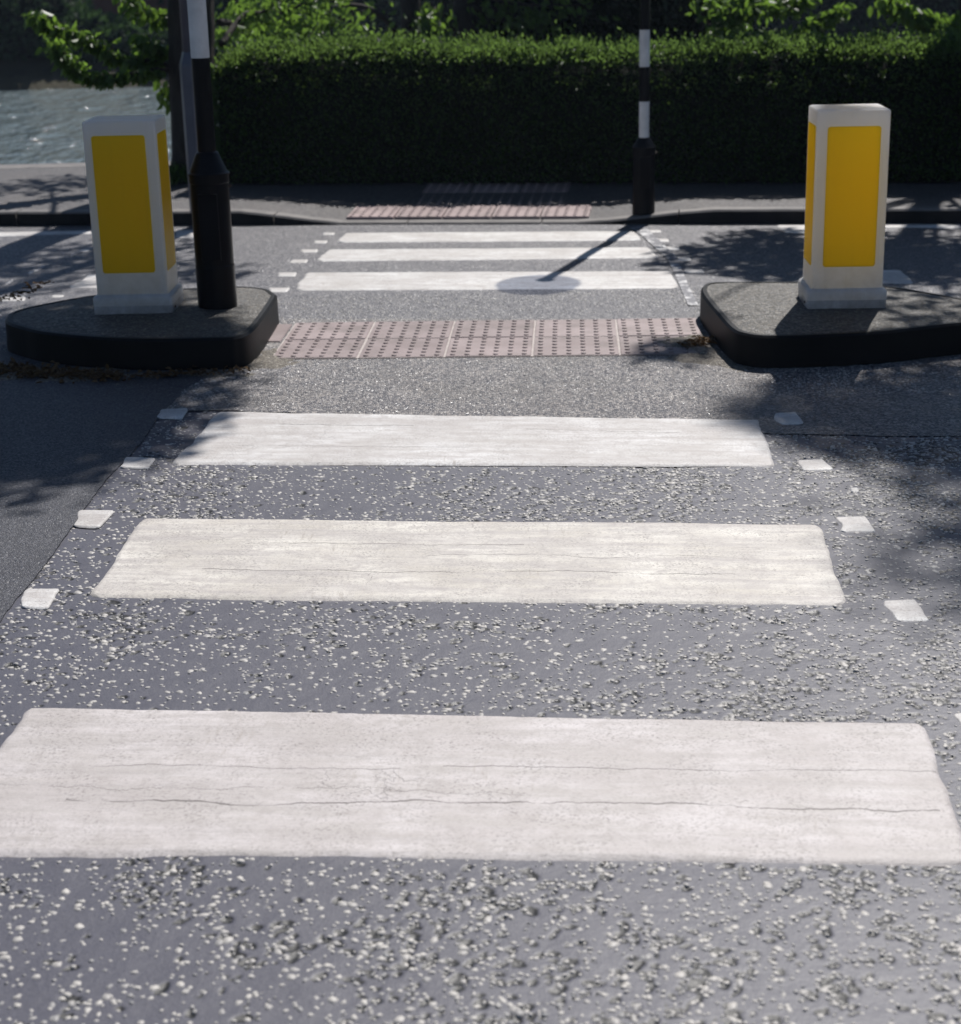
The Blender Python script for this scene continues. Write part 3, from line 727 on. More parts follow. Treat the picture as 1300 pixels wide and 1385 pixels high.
# ------------------------------------------------------------------ bollards
for q in (((1093, 420.5), (1074, 402.5)), ((233.5, 426), (251, 409)), ((1093,420.5),(1198,420))): print('DEPTH', G(*q[0], .154), G(*q[1], .154))
def bollard(FLp, FRp, dpt, top_py, pan, lab, sides):
    z0 = IH+.004
    A = np.array(G(*FLp, z0)); B = np.array(G(*FRp, z0)); w = float(np.linalg.norm(B-A)); d = (B-A)/w; nrm = np.array([-d[1], d[0]])
    c = (A+B)/2+nrm*dpt/2
    root = empty('bollard', (float(c[0]), float(c[1]), z0-.002), math.atan2(d[1], d[0])); tag(root, lab, 'bollard', 'yellow and white traffic bollards')
    fm = (A+B)/2+nrm*.02
    ztop = Zat(fm[0], fm[1], top_py)-z0
    hw, hd = w/2, dpt/2; bw, bd = hw-.018, hd-.018
    sk = loft([rrect(hw-.004, hd-.004, .014, 0), rrect(hw, hd, .016, .010), rrect(hw, hd, .016, .052), ], cap1=False)
    obj('base', *sk, M['skirt'], root, smooth=True)
    sk2 = loft([rrect(hw+.0015, hd+.0015, .017, .050), rrect(hw+.0015, hd+.0015, .017, .084), rrect(hw-.003, hd-.003, .015, .094), rrect(bw+.006, bd+.006, .013, .099), rrect(bw+.002, bd+.002, .012, .103)], False, False)
    obj('skirt', *sk2, M['white_plastic'], root, smooth=True)
    T = ztop
    zt = Zat(fm[0], fm[1], pan[2])-z0; zb = Zat(fm[0], fm[1], pan[3])-z0
    cx = (pan[0]+pan[1])/2; hp = (pan[1]-pan[0])/2
    rings = [rrect(bw, bd, .012, .100), rrect(bw, bd, .012, zb+.005), rrect(bw, bd, .012, zt-.005), rrect(bw, bd, .012, T-.010)]
    rings += [rrect(bw-.003, bd-.003, .012, T-.003), rrect(bw-.010, bd-.010, .012, T), rrect(bw*.55, bd*.55, .012, T+.005), rrect(bw*.1, bd*.1, .004, T+.006)]
    V, Fc = loft(rings)
    # openings behind the lit panels, each flat wall keeps a margin left and right
    n6 = 24; keep_f = []
    for f in Fc:
        if len(f) == 4 and min(f)//n6 == 1 and max(f)//n6 == 2:
            a, b = V[f[0]], V[f[1]]
            if math.hypot(a[0]-b[0], a[1]-b[1]) > .05:
                va, vb, vc, vd = (np.array(V[i]) for i in f)
                fr_ = abs(a[1]-b[1]) < 1e-6
                L_ = float(np.linalg.norm(vb-va))
                if fr_:
                    hw_ = hp*bw*2-.005; cc = (cx-.5)*bw*2 if a[1] < 0 else 0
                    xs = sorted([cc-hw_, cc+hw_]); t0, t1 = sorted([(xs[0]-va[0])/(vb[0]-va[0]), (xs[1]-va[0])/(vb[0]-va[0])])
                else:
                    hw_ = bd*.78-.005; t0, t1 = sorted([(-hw_-va[1])/(vb[1]-va[1]), (hw_-va[1])/(vb[1]-va[1])])
                for (p, q) in ((0, t0), (t1, 1)):
                    i0 = len(V); V += [tuple(va+(vb-va)*p), tuple(va+(vb-va)*q), tuple(vd+(vc-vd)*q), tuple(vd+(vc-vd)*p)]
                    keep_f.append((i0, i0+1, i0+2, i0+3))
                continue
        keep_f.append(f)
    obj('body', V, keep_f, M['white_plastic'], root, smooth=False)
    def panel(hwp, z1, z2, place, off=0.0):
        zc = (z1+z2)/2; hz = (z2-z1)/2
        a = rrect(hwp, hz, .014, .001, 6, off, 0); b = rrect(hwp, hz, .014, -.0012, 6, off, 0)
        V, Fc = loft([b, a]); th = 0
        out = []
        for (x, y, z) in V:
            if place == 'front': out.append((x, -(bd+.0009+z)+.006*0, zc+y))
            if place == 'back': out.append((x, bd+.0009+z, zc+y))
            if place == 'left': out.append((-(bw+.0009+z), x, zc+y))
            if place == 'right': out.append((bw+.0009+z, x, zc+y))
        o = obj('yellow_panel', out, Fc, M['yellow_plastic'], root); return o
    panel(hp*bw*2, zb, zt, 'front', (cx-.5)*bw*2); panel(hp*bw*2, zb, zt, 'back')
    panel(bd*.78, zb, zt-.0, 'left'); panel(bd*.78, zb, zt, 'right')
    for sx_ in (-1, 1):
        V, Fc = lathe([(.006, 0), (.006, .004), (.003, .006)], 8)
        V = [(sx_*(hw+z), y-hd*.55, .03+x) for x, y, z in V]; obj('bolt', V, Fc, M['bolt'], root)
    return root
bollard((1092, 420.5), (1199, 418.9), .32, 148, (.145, .875, 170, 360), 'right bollard, white with bright yellow panels, alone on its island', 0)
bollard((127.5, 428), (233.5, 426), .31, 163, (.115, .85, 182.5, 368.5), 'left bollard, white with yellow panels, beside the thick black post', 0)

# ------------------------------------------------------------------ beacons
def beacon(cx, cy, z0, rb, rp, z_col, z_cone, bands, top, lab, globe=(.235, .15), step=None):
    """bands: list of heights where colour changes, starting with the colour flag of the first"""
    root = empty('belisha_beacon', (cx, cy, z0)); tag(root, lab, 'beacon', 'striped beacon posts')
    zc, zn = z_col-z0, z_cone-z0
    V, Fc = lathe([(rb*1.02, -.02), (rb*1.02, zc*.32), (rb, zc*.335), (rb, zc-.05), (rb*1.035, zc-.045), (rb*1.04, zc-.012), (rb*1.0, zc-.01)], 40)
    obj('base', V, Fc, M['black_metal'], root, smooth=False)
    V, Fc = lathe([(rb*1.07, zc-.012), (rb*1.08, zc-.002), (rb*.98, zc+.006), (rp*1.25, zn-.006), (rp*1.1, zn), (rp, zn+.002)], 40)
    obj('collar', V, Fc, M['black_metal'], root)
    d = MB(); d.add(loft([rrect(rb*.5, .004, .003, zc*.38, 3, 0, -rb*.99), rrect(rb*.5, .004, .003, zc*.86, 3, 0, -rb*.99)])); d.build('door', M['black_metal'], root)
    V, Fc = lathe([(.006, 0), (.006, .012), (.003, .015)], 8); V = [(rb*.98+z, y, zc*.90+x) for x, y, z in V]; obj('bolt', V, Fc, M['bolt'], root)
    m = MB(); zs = [zn]+[b-z0 for b in bands[1:]]; f = bands[0]
    for a, b in zip(zs[:-1], zs[1:]):
        m.add(loft([circ(rp, a, 32), circ(rp, b, 32)], False, False), 1 if f else 0); f = not f
    a = zs[-1]; st = zs[-1]-zs[-2]
    while a < top-z0-.02:
        b = min(a+st, top-z0); m.add(loft([circ(rp, a, 32), circ(rp, b, 32)], False, False), 1 if f else 0); f = not f; a = b
    m.build('pole', [M['black_metal'], M['white_metal']], root, smooth=True)
    T = top-z0; rg, hg = globe
    prof = [(rp*1.3, T-.03), (rp*1.5, T)]
    obj('globe_seat', *lathe(prof), M['black_metal'], root)
    pr = [(rg*math.cos(a), T+hg+hg*math.sin(a)) for a in np.linspace(-1.35, 1.55, 14)]
    obj('globe', *lathe(pr), M['amber'], root, smooth=True)
    return root
# right beacon on the far pavement
rx, ry = G(870.5, 286, .07); z0r = .075
rbz = [Zat(rx, ry, p) for p in (198, 186, 137, 90, 40)]
beacon(rx, ry, z0r, .074, .034, rbz[0], rbz[1], [True, rbz[2], rbz[3], rbz[4]], 2.72, 'distant black and white striped beacon post at the end of the hedge side kerb')
lx, ly = G(291.5, 421, IH); ly += .085
lb = [Zat(lx, ly, p) for p in (233, 205, 78)]
beacon(lx, ly, IH, .093, .0435, lb[0], lb[1], [False, lb[2], lb[2]+.30], 2.95, 'thick black beacon post with a white band on the left island beside the bollard')
# lamp column behind it, on the far pavement
px_, py_ = G(271, 290, .098)
st_ = Zat(px_, py_, 80)
root = empty('lamp_column', (px_, py_+.1, .098)); tag(root, 'blue grey metal lamp column standing behind the left black post', 'lamp column')
obj('base', *lathe([(.085, 0), (.085, st_-.15), (.082, st_-.13), (.060, st_-.06), (.055, st_-.05)], 8), M['grey_paint_metal'], root)
obj('shaft', *lathe([(.056, st_-.06), (.052, 2.5), (.04, 5.0)], 20), M['grey_paint_metal'], root, smooth=True)
V, Fc = tube([(0, 0, 4.95), (0, -.2, 5.2), (0, -.8, 5.3)], [.035, .032, .03], 10); obj('arm', V, Fc, M['grey_paint_metal'], root, smooth=True)
obj('lantern', *loft([rrect(.05, .1, .03, 5.2, 4, 0, -.95), rrect(.12, .25, .05, 5.25, 4, 0, -.95), rrect(.1, .22, .05, 5.36, 4, 0, -.95), rrect(.03, .1, .02, 5.40, 4, 0, -.95)]), M['white_metal'], root, smooth=True)

# ------------------------------------------------------------------ foliage
def leaf_cloud(name, P, D, Ln, mat, parent=None, width=.48, fold=.18, updir=0.0):
    """one folded pointed leaf at each point P along direction D"""
    n = len(P); D = D/np.linalg.norm(D, axis=1, keepdims=True)
    rv = rng.normal(size=(n, 3)); rv[:, 2] += updir
    Nn = rv-(rv*D).sum(1, keepdims=True)*D; Nn /= np.linalg.norm(Nn, axis=1, keepdims=True)
    Sd = np.cross(D, Nn); L_ = Ln[:, None]; w = width*L_*.5
    v0 = P; v3 = P+D*L_-Nn*L_*.10
    v1 = P+D*L_*.28+Sd*w+Nn*L_*fold; v2 = P+D*L_*.66+Sd*w*.85+Nn*L_*fold*.7
    v5 = P+D*L_*.28-Sd*w+Nn*L_*fold; v4 = P+D*L_*.66-Sd*w*.85+Nn*L_*fold*.7
    V = np.stack([v0, v1, v2, v3, v4, v5], 1).reshape(-1, 3)
    b = (np.arange(n)*6)[:, None]
    Fc = np.concatenate([b+np.array([[0, 1, 2, 3]]), b+np.array([[0, 3, 4, 5]])], 0)
    return obj_np(name, V, Fc, mat, parent, attr={'tone': np.repeat(rng.random(n), 6)})

# hedge
hA = np.array(G(292, 251, .098)); hB = np.array(G(1300, 249, .098))
hdv = (hB-hA); hL0 = np.linalg.norm(hdv); hdv /= hL0; hnv = np.array([-hdv[1], hdv[0]]); HL = hL0+3.2
mid_h = hA+hdv*3
HT = [(.0, 74), (.12, 62), (.5, 56), (1.2, 55), (2.0, 61), (2.9, 64), (3.25, 68), (3.6, 62), (5.0, 62), (6.0, 64), (7.5, 60), (12, 62)]
def htop(s_):
    ys = np.interp(s_, [a for a, _ in HT], [b for _, b in HT])
    zr = [Zat(mid_h[0], mid_h[1]+.12, yy) for yy in np.linspace(54, 76, 12)]
    return np.interp(ys, np.linspace(54, 76, 12), zr)-.03+(fbm(s_, np.asarray(s_)*0, 1.7, 3, 41)-.5)*.05
HD = .85
def hprof(t, zt):
    """around the section: t 0..1 front foot -> front top -> back top -> back foot ; returns offset, z, normal"""
    r = .20; f = zt-r-.02; arc = math.pi/2*r; tot = f*2+arc*2+(HD-2*r); s_ = t*tot
    off = np.zeros_like(t); z = np.zeros_like(t); no = np.zeros_like(t); nz = np.zeros_like(t)
    a = s_ < f; off[a] = 0; z[a] = .02+s_[a]; no[a] = -1
    b = (s_ >= f) & (s_ < f+arc); an = (s_-f)/r; off[b] = (r-r*np.cos(an))[b]; z[b] = (zt-r+r*np.sin(an))[b] if np.ndim(zt) == 0 else (zt-r+r*np.sin(an))[b]; no[b] = -np.cos(an)[b]; nz[b] = np.sin(an)[b]
    g0 = f+arc; c = (s_ >= g0) & (s_ < g0+HD-2*r); off[c] = (r+s_-g0)[c]; z[c] = (zt+0*s_)[c]; nz[c] = 1
    g1 = g0+HD-2*r; d = (s_ >= g1) & (s_ < g1+arc); an = (s_-g1)/r; off[d] = (HD-r+r*np.sin(an))[d]; z[d] = (zt-r+r*np.cos(an))[d]; no[d] = np.sin(an)[d]; nz[d] = np.cos(an)[d]
    g2 = g1+arc; e = s_ >= g2; off[e] = HD; z[e] = (zt-r-(s_-g2))[e]; no[e] = 1
    return off, z, no, nz
hroot = empty('hedge', (float(hA[0]), float(hA[1]), .09)); tag(hroot, 'long clipped dark green hedge with sunlit top along the far pavement', 'hedge')
# core
nsec = 26; ns_ = 120; V = []
for s_ in np.linspace(.05, HL, ns_):
    zt = float(htop(s_))-.09-.05
    t = np.linspace(0, 1, nsec); o_, z_, a_, b_ = hprof(t, zt)
    for k in range(nsec):
        j = (float(fbm(s_*5, k*.6, 1, 2, 13))-.5)*.06
        oo = .05+o_[k]*(HD-.10)/HD+a_[k]*j; zz = z_[k]+b_[k]*j
        p = hdv*s_+hnv*oo; V.append((p[0], p[1], zz))
Fc = grid_faces(nsec, ns_).tolist(); Fc += [tuple(range(nsec)), tuple(range((ns_-1)*nsec, ns_*nsec))]
obj('hedge_core', V, Fc, M['hedge_core'], hroot)
# leaves
def hedge_leaves(n, tlo, thi, ln, mat, out, poke, up):
    s_ = rng.uniform(0, HL, n); t = rng.uniform(tlo, thi, n); zt = htop(s_)-.09
    o_, z_, a_, b_ = hprof(t, zt)
    j = (fbm(s_*3, t*6, 1.6, 3, 17)-.5)*.13+rng.exponential(poke, n)-.03
    oo = o_+a_*j; zz = z_+b_*j
    P = np.stack([hdv[0]*s_+hnv[0]*oo, hdv[1]*s_+hnv[1]*oo, zz], 1)
    D = np.stack([hnv[0]*a_, hnv[1]*a_, b_+up], 1)*out+rng.normal(size=(n, 3))*.65
    return P, D, rng.uniform(*ln, n)
parts = [hedge_leaves(52000, .33, .72, (.022, .042), None, 1.0, .022, .25), hedge_leaves(26000, .0, .38, (.02, .036), None, .9, .012, .2), hedge_leaves(5000, .72, 1, (.03, .05), None, .9, .012, .2)]
# end face leaves
n = 4500; oo = rng.uniform(0, HD, n); zz = rng.uniform(0, 1, n)**.8*(float(htop(.05))-.12)
P = np.stack([hdv[0]*0+hnv[0]*oo, hnv[1]*oo, zz], 1)-np.array([hdv[0], hdv[1], 0])*rng.exponential(.02, n)[:, None]+np.array([hdv[0], hdv[1], 0])*.05
parts.append((P, rng.normal(size=(n, 3))*.7+np.array([-1, 0, .2]), rng.uniform(.022, .04, n)))
leaf_cloud('foliage', np.concatenate([p[0] for p in parts]), np.concatenate([p[1] for p in parts]), np.concatenate([p[2] for p in parts]), M['leaf_hedge'], hroot, .55)

# trees --------------------------------------------------------------------------
def bez(pts, n=10): return [Vector(p) for p in catmull(pts, n, closed=False)]
def bough_leaves(path, n, ln, droop=.8, spread=.10, start=.15):
    P = np.array([tuple(p) for p in path]); k = rng.uniform(start, 1, n)*(len(P)-1.001); i = k.astype(int); f = (k-i)[:, None]
    B = P[i]*(1-f)+P[i+1]*f; T = P[i+1]-P[i]; T /= np.linalg.norm(T, axis=1, keepdims=True)
    sp = rng.normal(size=(n, 3))*np.array([1, 1, .55])*spread; B = B+sp
    D = T*.6+rng.normal(size=(n, 3))*.55+np.array([0, 0, -droop])
    return B, D, rng.uniform(*ln, n)
def clump(c, r, n, ln):
    d = rng.normal(size=(n, 3)); d /= np.linalg.norm(d, axis=1, keepdims=True)
    rr = r*rng.random(n)**.4; sub = np.array([.75+.5*fbm(d[:, 0]*2+c[0], d[:, 1]*2+d[:, 2]*2+c[1], 2, 2, 3)]).T
    P = np.array(c)+d*rr[:, None]*sub*np.array([1.15, 1.15, .75])
    return P, rng.normal(size=(n, 3))+np.array([0, 0, -.4]), rng.uniform(*ln, n)
def tree(name, base, trunk_path, radii, boughs, clumps, mat, label, cat='tree', group=None, ln=(.06, .10), cl=(.08, .14), cn=420, twig=True):
    root = empty(name, base); tag(root, label, cat, group); b = np.array(base)
    tp_ = bez(trunk_path, 8); rr = np.interp(np.linspace(0, 1, len(tp_)), np.linspace(0, 1, len(radii)), radii)
    V, Fc = tube(tp_, rr, 14, .12); V = [tuple(np.array(v)-b) for v in V]; tr = obj('trunk', V, Fc, M['bark'], root, smooth=True)
    parts = []; lms = []
    for (pts, r0, nl, sp, dr) in boughs:
        pa = bez(pts, 8); rd = np.linspace(r0, .004, len(pa)); V, Fc = tube(pa, rd, 7, .1); lm = MB(); lm.add(([tuple(np.array(v)-b) for v in V], Fc)); lms.append(lm)
        if nl:
            Pn, Dn, Ln = bough_leaves(pa, nl, ln, dr, sp)
            if twig:
                for q in range(nl//14):
                    a = Vector(Pn[q]); k = min(range(len(pa)), key=lambda z: (pa[z]-a).length)
                    V, Fc = tube([pa[k], (pa[k]+a)/2+Vector((0, 0, .02)), a], [.005, .004, .002], 4); lm.add(([tuple(np.array(v)-b) for v in V], Fc))
            parts.append((Pn-b, Dn, Ln))
    for c in clumps:
        c, r, n = c
        k = min(range(len(tp_)), key=lambda z: (tp_[z]-Vector(c)).length if tp_[z].z < c[2]-.2 else 99)
        m_ = (tp_[k]+Vector(c))/2+Vector((random.uniform(-.2, .2), random.uniform(-.2, .2), .1))
        V, Fc = tube(bez([tp_[k], m_, c], 4), np.linspace(.04, .01, 9), 6, .1); lm = MB(); lms.append(lm); lm.add(([tuple(np.array(v)-b) for v in V], Fc))
        Pn, Dn, Ln = clump(c, r, n, cl); parts.append((Pn-b, Dn, Ln))
    for lm in lms: lm.build('limb', M['bark'], root, smooth=True)
    if parts: leaf_cloud('crown', np.concatenate([p[0] for p in parts]), np.concatenate([p[1] for p in parts]), np.concatenate([p[2] for p in parts]), mat, root)
    return root
def shade_clumps(spots):
    """leaf clumps of the crowns over the road: ground spot, height, radius, leaf count -> where the clump hangs"""
    out = []
    for (x, y, z, r, n) in spots:
        c = Vector((x, y, 0))+sun_dir*(z/sun_dir.z); out.append((tuple(c), r, n))
    return out
A = lambda x, y, Y: tuple(at_depth(x, y, Y))
# tree 1, left, overhanging the river
b1 = G(272, 243, .09)
t1x, t1y = b1[0], b1[1]
s1 = [(*G(70, 535), 6.6, .80, 2600), (*G(-60, 590), 6.2, .95, 2400), (*G(60, 595), 7.2, .50, 1100), (*G(135, 508), 6.8, .45, 1000), (*G(40, 470), 6.5, .7, 1000), (*G(-60, 480), 6.0, .9, 1200),
      (*G(60, 360), 5.6, .7, 420), (*G(160, 340), 5.0, .5, 260), (*G(250, 370), 6.0, .35, 160), (*G(-80, 380), 6, .8, 500), (*G(60, 270), 3.8, .5, 260), (*G(180, 262), 3.6, .55, 300)]
tree('riverside_tree', (t1x, t1y, .05), [(t1x, t1y, .0), (t1x-.02, t1y, .7), (t1x+.0, t1y+.05, 1.5), (t1x+.1, t1y+.05, 3.2), (t1x+.5, t1y+.1, 5.5), (t1x+.9, t1y, 8.3)], [.22, .17, .175, .16, .12, .05],
     [([A(244, 93, 13.6), A(205, 83, 13.5), A(160, 78, 13.3), A(120, 52, 13.2), A(85, 38, 13.1), A(46, 20, 13.0)], .022, 560, .035, 1.1),
      ([A(244, 96, 13.6), A(200, 95, 13.3), A(150, 104, 13.1), A(115, 98, 13.0), A(88, 76, 12.9), A(72, 60, 12.9)], .02, 480, .032, 1.1),
      ([A(244, 60, 13.8), A(222, 66, 13.6), A(204, 62, 13.5), A(186, 50, 13.4)], .014, 200, .04, 1.0),
      ([A(244, 40, 13.8), A(225, 20, 13.6), A(200, 18, 13.5), A(170, -6, 13.4)], .02, 170, .05, 1.0),
      ([A(240, 105, 13.7), A(232, 115, 13.7), A(240, 128, 13.7), A(243, 140, 13.7)], .01, 150, .055, 1.0),
      ([A(300, 60, 13.8), A(330, 20, 14.2), A(365, 10, 14.6), (-1.4, 15.2, 1.7)], .03, 160, .10, .6),
      ([A(296, 30, 13.8), A(340, 30, 14.6), A(400, 10, 15.0), A(450, -10, 15.3)], .03, 240, .12, .6)],
     shade_clumps(s1), M['leaf'], 'dark trunked tree behind the left post with leafy boughs drooping over the river')
# tree 2 and 3 behind the hedge
def gnd(px, Y): return at_depth(px, 60, Y).x
x2 = gnd(557, 15.6)
tree('slim_tree', (x2, 15.6, .0), [(x2, 15.6, -.02), (x2, 15.6, .8), (x2-.01, 15.65, 1.6), (x2-.1, 17.0, 3.2), (x2-.3, 19.5, 5.5)], [.10, .085, .082, .07, .03],
     [([A(545, 60, 15.5), A(528, 32, 15.4), A(500, 12, 15.3), A(455, 3, 15.2), A(400, -8, 15.1)], .04, 60, .12, .5),
      ([A(500, 12, 16.3), A(450, 30, 16.2), A(400, 36, 16.0), A(345, 44, 16.9)], .012, 170, .13, .5),
      ([A(420, 5, 16.2), A(390, 28, 16.1), A(370, 50, 16.0)], .02, 110, .12, .5),
      ([A(470, 5, 16.1), A(440, 20, 16.1), A(420, 46, 16.0)], .02, 90, .13, .6),
      ([A(570, 25, 15.5), A(582, 30, 15.4), A(592, 45, 15.4)], .01, 120, .07, .7),
      ([A(340, -5, 16.1), A(320, 25, 16.0), A(305, 50, 16.0)], .012, 170, .13, .7)],
     [], M['leaf'], 'slim straight trunk behind the hedge with an arching bough to its left', group=None)
x3 = gnd(628, 15.9)
s3 = [(*G(1150, 558), 12, .5, 620), (*G(1215, 572), 11.6, .5, 620), (*G(1400, 660), 12, .55, 480), (*G(1450, 770), 12, .6, 480), (*G(1300, 605), 11, .35, 200), (*G(1300, 520), 7.2, .4, 500), (*G(915, 478), 7.6, .2, 160)]
tree('forked_tree', (x3, 15.9, .0), [(x3, 15.9, -.02), (x3, 15.9, .7), (x3+.02, 15.9, 1.3), (x3+.25, 16.6, 2.6), (x3+1.6, 18.3, 5.2), (x3+2.8, 18.6, 8.0)], [.16, .12, .11, .09, .08, .05],
     [([A(618, 62, 15.9), A(606, 25, 15.8), A(598, -5, 15.8), (x3-.4, 16.9, 2.6)], .055, 0, .1, .5),
      ([A(640, 12, 15.8), A(675, 14, 15.7), A(705, 26, 15.6), A(735, 36, 15.5)], .03, 230, .12, .6),
      ([A(650, -5, 15.8), A(700, 5, 15.5), A(760, 8, 15.4), A(800, 4, 15.4)], .02, 110, .16, .6),
      ([A(590, 10, 15.6), A(582, 20, 15.5), A(578, 44, 15.4)], .01, 110, .07, .7)],
     [], M['leaf'], 'forked dark trunk behind the middle of the hedge', group=None)
x4 = gnd(1318, 15.0)
s4 = [(*G(1010, 350), 4.6, .5, 900), (*G(1130, 362), 4.8, .55, 1100), (*G(1250, 355), 4.8, .6, 1200), (*G(1040, 325), 4.4, .35, 420), (*G(1350, 335), 4.6, .7, 900), (*G(960, 272), 3.0, .4, 500), (*G(760, 268), 3.0, .35, 300), (*G(1080, 275), 3.2, .35, 260), (*G(1240, 420), 5.6, .4, 240), (*G(1350, 470), 5.8, .6, 420), (*G(1200, 262), 3.4, .5, 380)]
tree('leaning_tree', (x4, 15.0, .0), [(x4, 15.0, -.02), (x4, 15, .9), (x4+.02, 15.05, 2.0), (x4+.1, 15.0, 4.0), (x4+.0, 14.9, 6.5), (x4-.1, 14.8, 11.4)], [.17, .14, .13, .11, .09, .05],
     [([(x4, 15.0, 2.0), A(1250, -30, 14.6), A(1200, 0, 14.4)], .03, 60, .05, .9),
      ([A(1190, -8, 14.4), A(1215, 10, 14.3), A(1250, 22, 14.2), A(1300, 30, 14.2)], .012, 340, .05, .9),
      ([A(1240, 18, 14.3), A(1258, 36, 14.25), A(1275, 58, 14.2)], .01, 210, .06, .9)],
     shade_clumps(s4)+shade_clumps(s3), M['leaf'], 'trunk at the right edge of the picture with a leafy spray in front')
# boughs that rise to the right out of the dark evergreen: a young cherry
x5 = gnd(950, 15.2)
tree('young_tree', (x5, 15.2, 0), [(x5, 15.2, -.02), (x5, 15.2, .8), (x5+.02, 15.2, 1.5), (x5+.0, 15.3, 2.6)], [.05, .04, .03, .015],
     [([A(950, 40, 15.1), A(985, 22, 14.9), A(1020, 12, 14.8), A(1060, 8, 14.7), A(1090, -4, 14.7)], .014, 420, .055, .8),
      ([A(950, 52, 15.1), A(1000, 46, 14.8), A(1060, 52, 14.6), A(1100, 34, 14.5), A(1142, 8, 14.5)], .014, 430, .04, .9),
      ([A(955, 20, 15.1), A(975, 5, 15.0), A(1010, -10, 15.0)], .014, 260, .10, .8),
      ([A(955, 50, 15.2), A(985, 42, 15.1), A(1005, 44, 15.1)], .01, 220, .08, .8)],
     [], M['leaf'], 'young tree behind the hedge sending leafy sprays up to the right')
# dark yew
def bush(name, cx, cy, z0, rx_, ry_, h, n, mat, label, cat='bush', group=None, ln=(.05, .09), stem=True, core=True):
    root = empty(name, (cx, cy, z0)); tag(root, label, cat, group)
    if stem: obj('stem', *tube([(0, 0, -.05), (0, 0, h*.5)], [.08*h/2, .04*h/2], 8), M['bark'], root)
    if core:
        rings = []
        for k in range(9):
            f = k/8; rr = math.sqrt(max(1-(2*f-1)**2, .0))*.8+.02
            rings.append([((rx_*rr*(1+.12*math.sin(3*a+k)))*math.cos(a), (ry_*rr*(1+.12*math.sin(2*a+k)))*math.sin(a), h*.06+h*.86*f) for a in np.linspace(0, 2*math.pi, 18, endpoint=False)])
        obj('inner_foliage', *loft(rings), M['hedge_core'], root, smooth=True)
    d = rng.normal(size=(n, 3)); d /= np.linalg.norm(d, axis=1, keepdims=True)
    lump = .72+.55*fbm(np.arctan2(d[:, 1], d[:, 0])*1.6+cx, d[:, 2]*2.2+cy, 1.7, 3, 5)
    P = d*np.array([rx_, ry_, h*.5])*lump[:, None]*(rng.random(n)**.12)[:, None]+np.array([0, 0, h*.5])
    P[:, 2] = np.maximum(P[:, 2], .03)
    leaf_cloud('foliage', P, d+rng.normal(size=(n, 3))*.6, rng.uniform(*ln, n), mat, root); return root
xy = gnd(812, 16.4)
bush('yew_bush', xy, 16.3, -.03, 1.28, .7, 2.7, 15000, M['leaf_yew'], 'big dark evergreen bush behind the striped far beacon', ln=(.05, .09))
xy2 = gnd(690, 16.6)

# weeds at the foot of the first tree
n = 900; P = np.stack([t1x+rng.normal(-.12, .16, n), t1y+rng.normal(-.12, .10, n), np.full(n, .09)+rng.random(n)*.05], 1)
tag(leaf_cloud('grass', P, rng.normal(size=(n, 3))*.35+np.array([0, 0, 1]), rng.uniform(.05, .13, n), M['grass'], None, .12), kind='stuff')
bpy.data.objects['grass']['label'] = 'tufts of grass round the foot of the riverside tree'; bpy.data.objects['grass']['category'] = 'grass'

# ------------------------------------------------------------------ river and far bank
tag(obj('river', [(-200, 14, -1.0), (200, 14, -1.0), (200, 38, -1.0), (-200, 38, -1.0)], [(0, 1, 2, 3)], M['water']), kind='structure')
FB = 36.2
n = 60; V = []
for k, (yy, zz) in enumerate([(FB-.6, -1.4), (FB, -.9), (FB+1.5, -.45), (FB+5, -.2), (FB+14, .8), (FB+60, 9), (FB+400, 30)]):
    for x in np.linspace(-300, 300, n): V.append((x, yy+(float(fbm(x, 0, .3, 2, 3))-.5)*(1.0 if k < 3 else 0), zz))
tag(obj_np('far_bank', V, grid_faces(n, 7), M['earth'], smooth=True), kind='structure')
bx0 = at_depth(142, 40, 44).x; bx1 = at_depth(262, 40, 44).x
bd_ = empty('riverside_building', ((bx0+bx1)/2, 46, -.2)); tag(bd_, 'red brown building with a dark foot across the river at the left', 'building')
hwb = (bx1-bx0)/2+.3
obj('plinth', *loft([rrect(hwb+.05, 2.05, .02, -.4, 1), rrect(hwb+.05, 2.05, .02, .35, 1)]), M['plinth'], bd_)
obj('wall', *loft([rrect(hwb, 2.0, .02, .35, 1), rrect(hwb, 2.0, .02, 5.2, 1)]), M['brick'], bd_)
obj('roof', [(-hwb-.3, -2.3, 5.2), (hwb+.3, -2.3, 5.2), (hwb+.3, 2.3, 5.2), (-hwb-.3, 2.3, 5.2), (-hwb-.3, 0, 6.8), (hwb+.3, 0, 6.8)], [(0, 1, 5, 4), (2, 3, 4, 5), (0, 4, 3), (1, 2, 5), (0, 3, 2, 1)], M['slate'], bd_)
for kx in (-.55, .0, .55):
    for zz in (1.6, 3.6):
        fx = hwb*kx; o = obj('window', *loft([rrect(.3, .03, .005, zz, 1, fx, -2.01), rrect(.3, .03, .005, zz+1.1, 1, fx, -2.01)]), M['white_metal'], bd_)
        obj('pane', *loft([rrect(.25, .01, .003, zz+.05, 1, fx, -2.045), rrect(.25, .01, .003, zz+1.05, 1, fx, -2.045)]), M['glass'], o)
GRF = 'bushes along the far river bank'
bl = ['low dark bush at the far left of the opposite bank', 'rounded bush on the opposite bank left of the red brown building', 'bush in front of the red brown building across the river', 'bush on the opposite bank seen just left of the black post']
